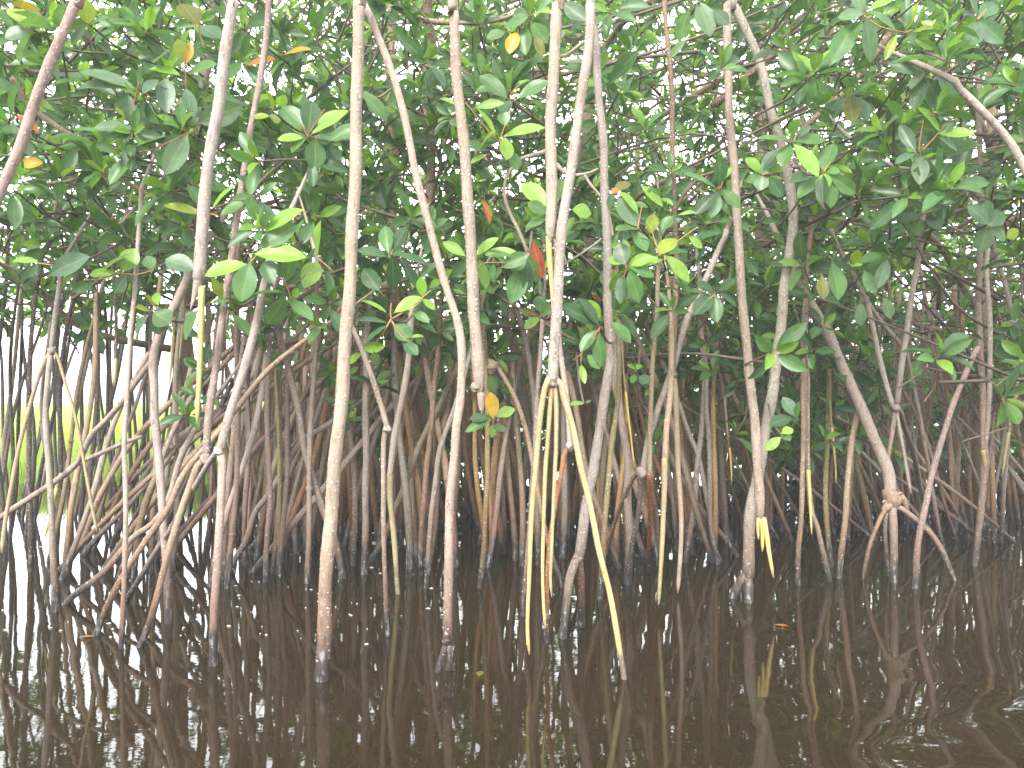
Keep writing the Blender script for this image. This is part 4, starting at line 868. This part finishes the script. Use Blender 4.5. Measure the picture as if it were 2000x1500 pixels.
SP('low sprig holding one yellow spotted leaf behind the snapped stub', 5, (900,965), 2.8, [((910,950),(1010,910),55,'bright'),((890,960),(885,820),70,'yellow'),((880,970),(745,1030),45,'mid'),((900,1000),(950,1030),50,'mid'),((890,1000),(890,1065),40,'bright'),((880,960),(770,960),60,'dark'),((905,820),(880,730),50,'mid')], [[(900,965),(895,1010)]], True)
SP('tiny two leaved shoot low beside the curved grey root', 6, (650,1055), 3.0, [((650,1045),(708,1020),45,'bright'),((640,1070),(565,1135),48,'bright'),((650,1060),(690,1080),40,'mid')])
SP('grey green pair low beside the two thin upright roots', 6, (715,955), 3.2, [((725,950),(660,850),60,'dull'),((700,960),(590,990),60,'dark'),((730,960),(740,880),30,'mid')])
SP('shaded leaves hanging at an orange stalk behind the straight pale root', 6, (270,270), 3.0, [((275,275),(285,415),65,'mid'),((260,280),(165,370),80,'dark'),((300,270),(400,325),70,'dark'),((300,250),(380,190),60,'dark'),((260,260),(180,200),60,'dark')], [[(275,275),(220,310),(180,330)]])
SP('wide rosette left of the straight pale root at mid height', 3, (300,1055), 2.85, [((280,1050),(120,960),90,'mid'),((270,1045),(155,990),40,'bright'),((300,1030),(360,930),70,'bright'),((290,1070),(260,1200),65,'pale'),((320,1060),(410,1150),60,'mid'),((280,1080),(170,1180),60,'dark'),((300,1030),(310,880),70,'dark')], [[(290,1050),(310,1040),(330,960)]], True)
SP('cluster with orange buds between the straight and the curved root', 3, (550,975), 2.85, [((540,960),(630,830),80,'dark'),((540,985),(530,1055),65,'mid'),((530,960),(455,880),60,'bright'),((580,960),(650,920),60,'bright'),((580,990),(650,1090),70,'dark'),((530,980),(460,1010),50,'mid')], [[(545,975),(600,965)]])
SP('level leaf rosette across the curved root', 3, (715,790), 2.75, [((730,790),(888,770),65,'mid'),((700,790),(525,760),65,'mid'),((690,810),(650,915),75,'mid'),((720,810),(850,965),80,'bright'),((715,760),(720,660),60,'mid'),((730,780),(800,700),60,'dark')], [[(715,790),(740,720)]])
SP('star of long leaves right of the curved root', 3, (885,965), 2.75, [((880,950),(930,800),80,'mid'),((890,970),(875,1055),72,'bright'),((920,980),(1060,1075),75,'mid'),((870,980),(740,1090),80,'mid'),((915,990),(925,1150),60,'mid'),((880,980),(870,1130),60,'dark'),((900,960),(970,950),60,'mid')], [[(885,960),(900,930),(920,905)]])
SP('drooping dark rosette high to the right of the curved root', 3, (790,430), 2.9, [((800,420),(940,340),60,'mid'),((810,440),(905,560),65,'mid'),((790,460),(790,580),60,'mid'),((780,420),(740,340),50,'mid'),((770,440),(690,400),60,'dark'),((770,450),(740,560),60,'dark')])
SP('large pale leaves around a bud at the top, right of the curved root', 3, (1105,80), 2.7, [((1100,80),(970,85),105,'pale'),((1060,130),(930,330),100,'mid'),((1120,100),(1150,330),60,'pale'),((1130,60),(1285,150),50,'pale'),((1140,50),(1260,-10),50,'bright'),((1100,60),(1060,-30),60,'pale'),((1090,110),(1040,220),60,'mid')], [[(1105,90),(1200,150),(1340,182)]])
SP('yellow green young leaf standing up near the top right', 3, (1345,180), 2.7, [((1350,155),(1392,12),55,'lime'),((1370,185),(1490,145),35,'lime'),((1340,150),(1345,0),50,'pale'),((1380,200),(1490,270),45,'bright'),((1285,200),(1230,320),25,'lime'),((1350,190),(1440,240),60,'pale')], [[(1345,180),(1380,165)]])
SP('tuft of pale leaves where the thick arching root emerges', 3, (1455,395), 2.75, [((1460,380),(1440,300),35,'lime'),((1465,380),(1540,300),65,'bright'),((1440,400),(1370,480),55,'pale'),((1470,400),(1560,415),40,'pale'),((1440,430),(1390,600),70,'dull'),((1460,440),(1530,600),90,'dull'),((1520,430),(1630,550),80,'dull'),((1440,390),(1260,350),80,'dull')], [[(1455,395),(1450,340)]], True)
SP('silvery hanging leaves with twig ends below the tuft', 3, (1415,845), 2.75, [((1420,870),(1420,1010),75,'pale'),((1400,850),(1290,900),60,'dull'),((1390,840),(1310,700),60,'dull'),((1530,740),(1430,600),55,'bright'),((1530,745),(1710,740),25,'bright'),((1530,770),(1630,830),60,'dull'),((1450,880),(1490,1040),70,'dull'),((1540,740),(1600,690),50,'mid')], [[(1415,845),(1420,770),(1440,670)],[(1430,840),(1480,790),(1560,700)]], True)
SP('hazy grey green rosette above the pale straight slanting root', 3, (1435,1195), 2.85, [((1430,1200),(1300,1225),60,'dull'),((1450,1190),(1580,1130),80,'dull'),((1420,1170),(1390,1040),60,'dull'),((1265,1210),(1290,1130),50,'lime'),((1420,1220),(1400,1310),60,'pale'),((1450,1210),(1540,1270),60,'dull'),((1440,1180),(1450,1090),35,'lime')], [[(1435,1195),(1500,1160),(1570,1110)]])
SP('broad glossy leaves at the top between thin brown and straight root', 3, (190,10), 2.7, [((185,15),(250,180),100,'pale'),((130,60),(70,220),75,'mid'),((110,230),(30,310),70,'mid'),((270,60),(350,130),65,'dull'),((170,0),(100,-40),70,'mid')])
SP('big rounded leaves hanging right of the two thin upright roots', 6, (1000,150), 3.0, [((930,100),(975,285),105,'mid'),((870,170),(885,285),60,'olive'),((1090,90),(1195,45),70,'mid'),((1050,100),(1075,30),50,'lime'),((1110,140),(1165,255),60,'pale'),((1180,240),(1235,90),60,'pale'),((1220,290),(1260,400),55,'pale'),((1090,320),(1088,440),50,'dull'),((1100,100),(1040,110),40,'bright')])
SP('two glossy dark leaves side by side at upper centre', 2, (1010,555), 2.85, [((970,545),(830,420),75,'mid'),((1040,545),(1195,450),85,'mid'),((1000,570),(930,620),60,'dark'),((1030,570),(1100,600),60,'dark')], [[(1005,560),(990,500)],[(1010,560),(1030,480)]], True)
SP('drooping cluster with one bright yellow leaf at the top centre', 2, (1040,150), 2.85, [((970,150),(1078,90),80,'mid'),((960,180),(865,205),60,'mid'),((1025,180),(985,285),65,'yellow'),((1070,150),(1072,290),70,'mid'),((1110,130),(1195,230),80,'mid'),((1130,190),(1170,310),45,'olive'),((1290,20),(1400,100),80,'pale'),((960,190),(970,350),80,'dark')], [[(1040,150),(1090,130)]])
SP('lone glossy leaf against the tall warty root near the top', 2, (165,505), 2.65, [((165,510),(297,655),75,'mid'),((150,700),(-10,770),70,'mid')])
SP('rosette of very dark leaves right of the warty root', 5, (325,50), 2.85, [((300,60),(145,15),75,'dark'),((330,60),(345,235),85,'dark'),((350,50),(525,90),70,'dark'),((260,250),(170,130),80,'dark'),((590,90),(495,160),80,'dark'),((340,30),(400,-100),70,'dark'),((310,40),(290,-110),70,'mid'),((380,80),(470,220),70,'dark')], [[(325,50),(335,20)]])
SP('hanging leaves with a red dying leaf beside the yellow tip of the straight root', 5, (1085,30), 2.75, [((1080,50),(1000,135),75,'mid'),((1085,50),(1140,195),62,'mid'),((1060,120),(1000,305),95,'mid'),((1120,-15),(1165,168),52,'red'),((1030,40),(860,40),60,'bright'),((1090,90),(1080,250),60,'dark')])
SP('small bright leaves on a red stalk behind the grey arching root', 5, (1150,392), 2.9, [((1160,395),(1215,330),60,'mid'),((1140,390),(1048,355),42,'olive'),((1150,400),(1075,455),48,'bright'),((1160,370),(1150,280),60,'mid')], [[(1150,392),(1090,380)]], True)
SP('tiny bright sprout low in the shade right of the elbow root', 5, (1695,690), 3.1, [((1690,690),(1650,665),30,'bright'),((1700,690),(1715,660),30,'bright'),((1710,730),(1760,760),60,'dark'),((1690,720),(1670,760),35,'mid')])
SP('one small pale leaf poking out beside the slanting yellow leg', 5, (1400,880), 2.75, [((1400,878),(1328,882),32,'bright'),((1410,880),(1440,860),18,'mid')])
SP('olive yellow leaf with a brown curled mate near the elbow root', 2, (1580,1060), 2.9, [((1580,1070),(1650,1010),62,'olive'),((1570,1070),(1540,1160),60,'dull'),((1590,1050),(1565,1075),40,'orange')])
SP('orange and golden leaves high beside the snapped grey root', 1, (1560,290), 2.9, [((1590,305),(1722,265),42,'yellow'),((1380,365),(1525,320),42,'orange'),((1400,900),(1422,840),26,'yellow'),((1500,260),(1430,300),40,'dull')])
SP('curled rust brown dead leaf hanging at centre', 2, (830,1100), 2.9, [((830,1105),(880,1235),45,'orange'),((820,1080),(760,1010),40,'mid')])
SP('amber leaves behind the diagonal root at the left', 1, (110,760), 2.8, [((95,640),(205,720),48,'orange'),((100,915),(225,905),60,'yellow'),((100,770),(20,700),80,'dull'),((120,780),(170,860),60,'dull')])
SP('dull green leaves below the arching thick root at right', 3, (1800,1250), 2.9, [((1800,1250),(1700,1150),80,'dull'),((1800,1260),(1880,1180),80,'dull'),((1790,1270),(1760,1400),80,'dull'),((1810,1270),(1900,1330),80,'pale'),((1910,1330),(1960,1280),50,'lime'),((1800,1240),(1790,1120),60,'dull')])
SP('washed out leaf fan in the top right corner', 3, (1740,110), 2.8, [((1740,115),(1715,245),90,'dull'),((1750,110),(1870,230),80,'dull'),((1740,100),(1640,60),80,'dull'),((1750,90),(1850,20),80,'dull'),((1735,90),(1700,-30),80,'dull')], [[(1740,110),(1790,50)]])
SP('cluster of big leaves between the limb and the top right corner', 3, (960,210), 2.95, [((950,215),(830,260),90,'dark'),((960,230),(900,400),95,'dull'),((980,220),(1080,300),80,'dark'),((970,200),(1060,140),80,'mid'),((1010,540),(930,650),80,'dull'),((1030,540),(1045,665),75,'olive'),((1050,540),(1130,660),80,'dull')])

# ------------------------------------------------------------------ flecks of foam and fallen leaves on the water
def flecks(n):
    mb = MB()
    for k in range(n):
        z = rng.random()
        if z < 0.38: px, py = U(0, 900), U(1010, 1240)
        elif z < 0.78: px, py = U(1300, 2050), U(965, 1060)
        else: px, py = U(0, 800), U(1040, 1260)
        p = at(px, py, water_depth(py)); rx = .003 + .011 * rng.random() ** 3; ry = rx * U(.2, .5); m_ = 7
        V = [(p.x + math.cos(a) * rx * U(.7, 1.2), p.y + math.sin(a) * ry * U(.7, 1.2), 0.002) for a in np.linspace(0, 6.283, m_, endpoint=False)] + [(p.x, p.y, 0.006)]
        mb.add(V, [(i, (i + 1) % m_, m_) for i in range(m_)])
    return build(mb, 'foam', [FOAM])
tag(flecks(230), 'scattered small white flecks of foam floating on the brown water', 'foam', kind='stuff')
for lab, px, py, k, ang in (('orange fallen leaf floating in the bright patch at lower left', 152, 1248, 'orange', 0.4), ('rusty fallen leaf floating right of the two toed foot', 1541, 1226, 'orange', 2.6), ('green fallen leaf floating below the bent forked root', 935, 1325, 'olive', 1.5)):
    lv = Leaves(TPL_NEAR); d = water_depth(py); p = at(px, py, d)
    lv.add((p.x, p.y, 0.006), (math.cos(ang), math.sin(ang) * 0.8, 0.02), (0, 0, 1), 0.055, 0.025, LC[k], droop=0.3)
    tag(lv.build('fallen_leaf', origin=(p.x, p.y, 0)), lab, 'leaf', 'fallen leaves on the water')

# ------------------------------------------------------------------ even haze volume, added to lift the shadows
hm = bpy.data.materials.new('haze'); hm.use_nodes = True; t = hm.node_tree; t.nodes.clear()
ho = t.nodes.new('ShaderNodeOutputMaterial'); hv = t.nodes.new('ShaderNodeVolumePrincipled')
hv.inputs['Color'].default_value = (0.93, 0.95, 0.97, 1); hv.inputs['Density'].default_value = 0.0075
t.links.new(hv.outputs[0], ho.inputs['Volume'])
mb = MB(); X0, X1, Y0, Y1, Z0, Z1 = -1300, 1000, -70, 1620, -1.4, 7.5
mb.add([(x, y, z) for z in (Z0, Z1) for y in (Y0, Y1) for x in (X0, X1)], [(0, 2, 3, 1), (4, 5, 7, 6), (0, 1, 5, 4), (2, 6, 7, 3), (0, 4, 6, 2), (1, 3, 7, 5)])
tag(build(mb, 'haze', [hm], smooth=False), kind='stuff')
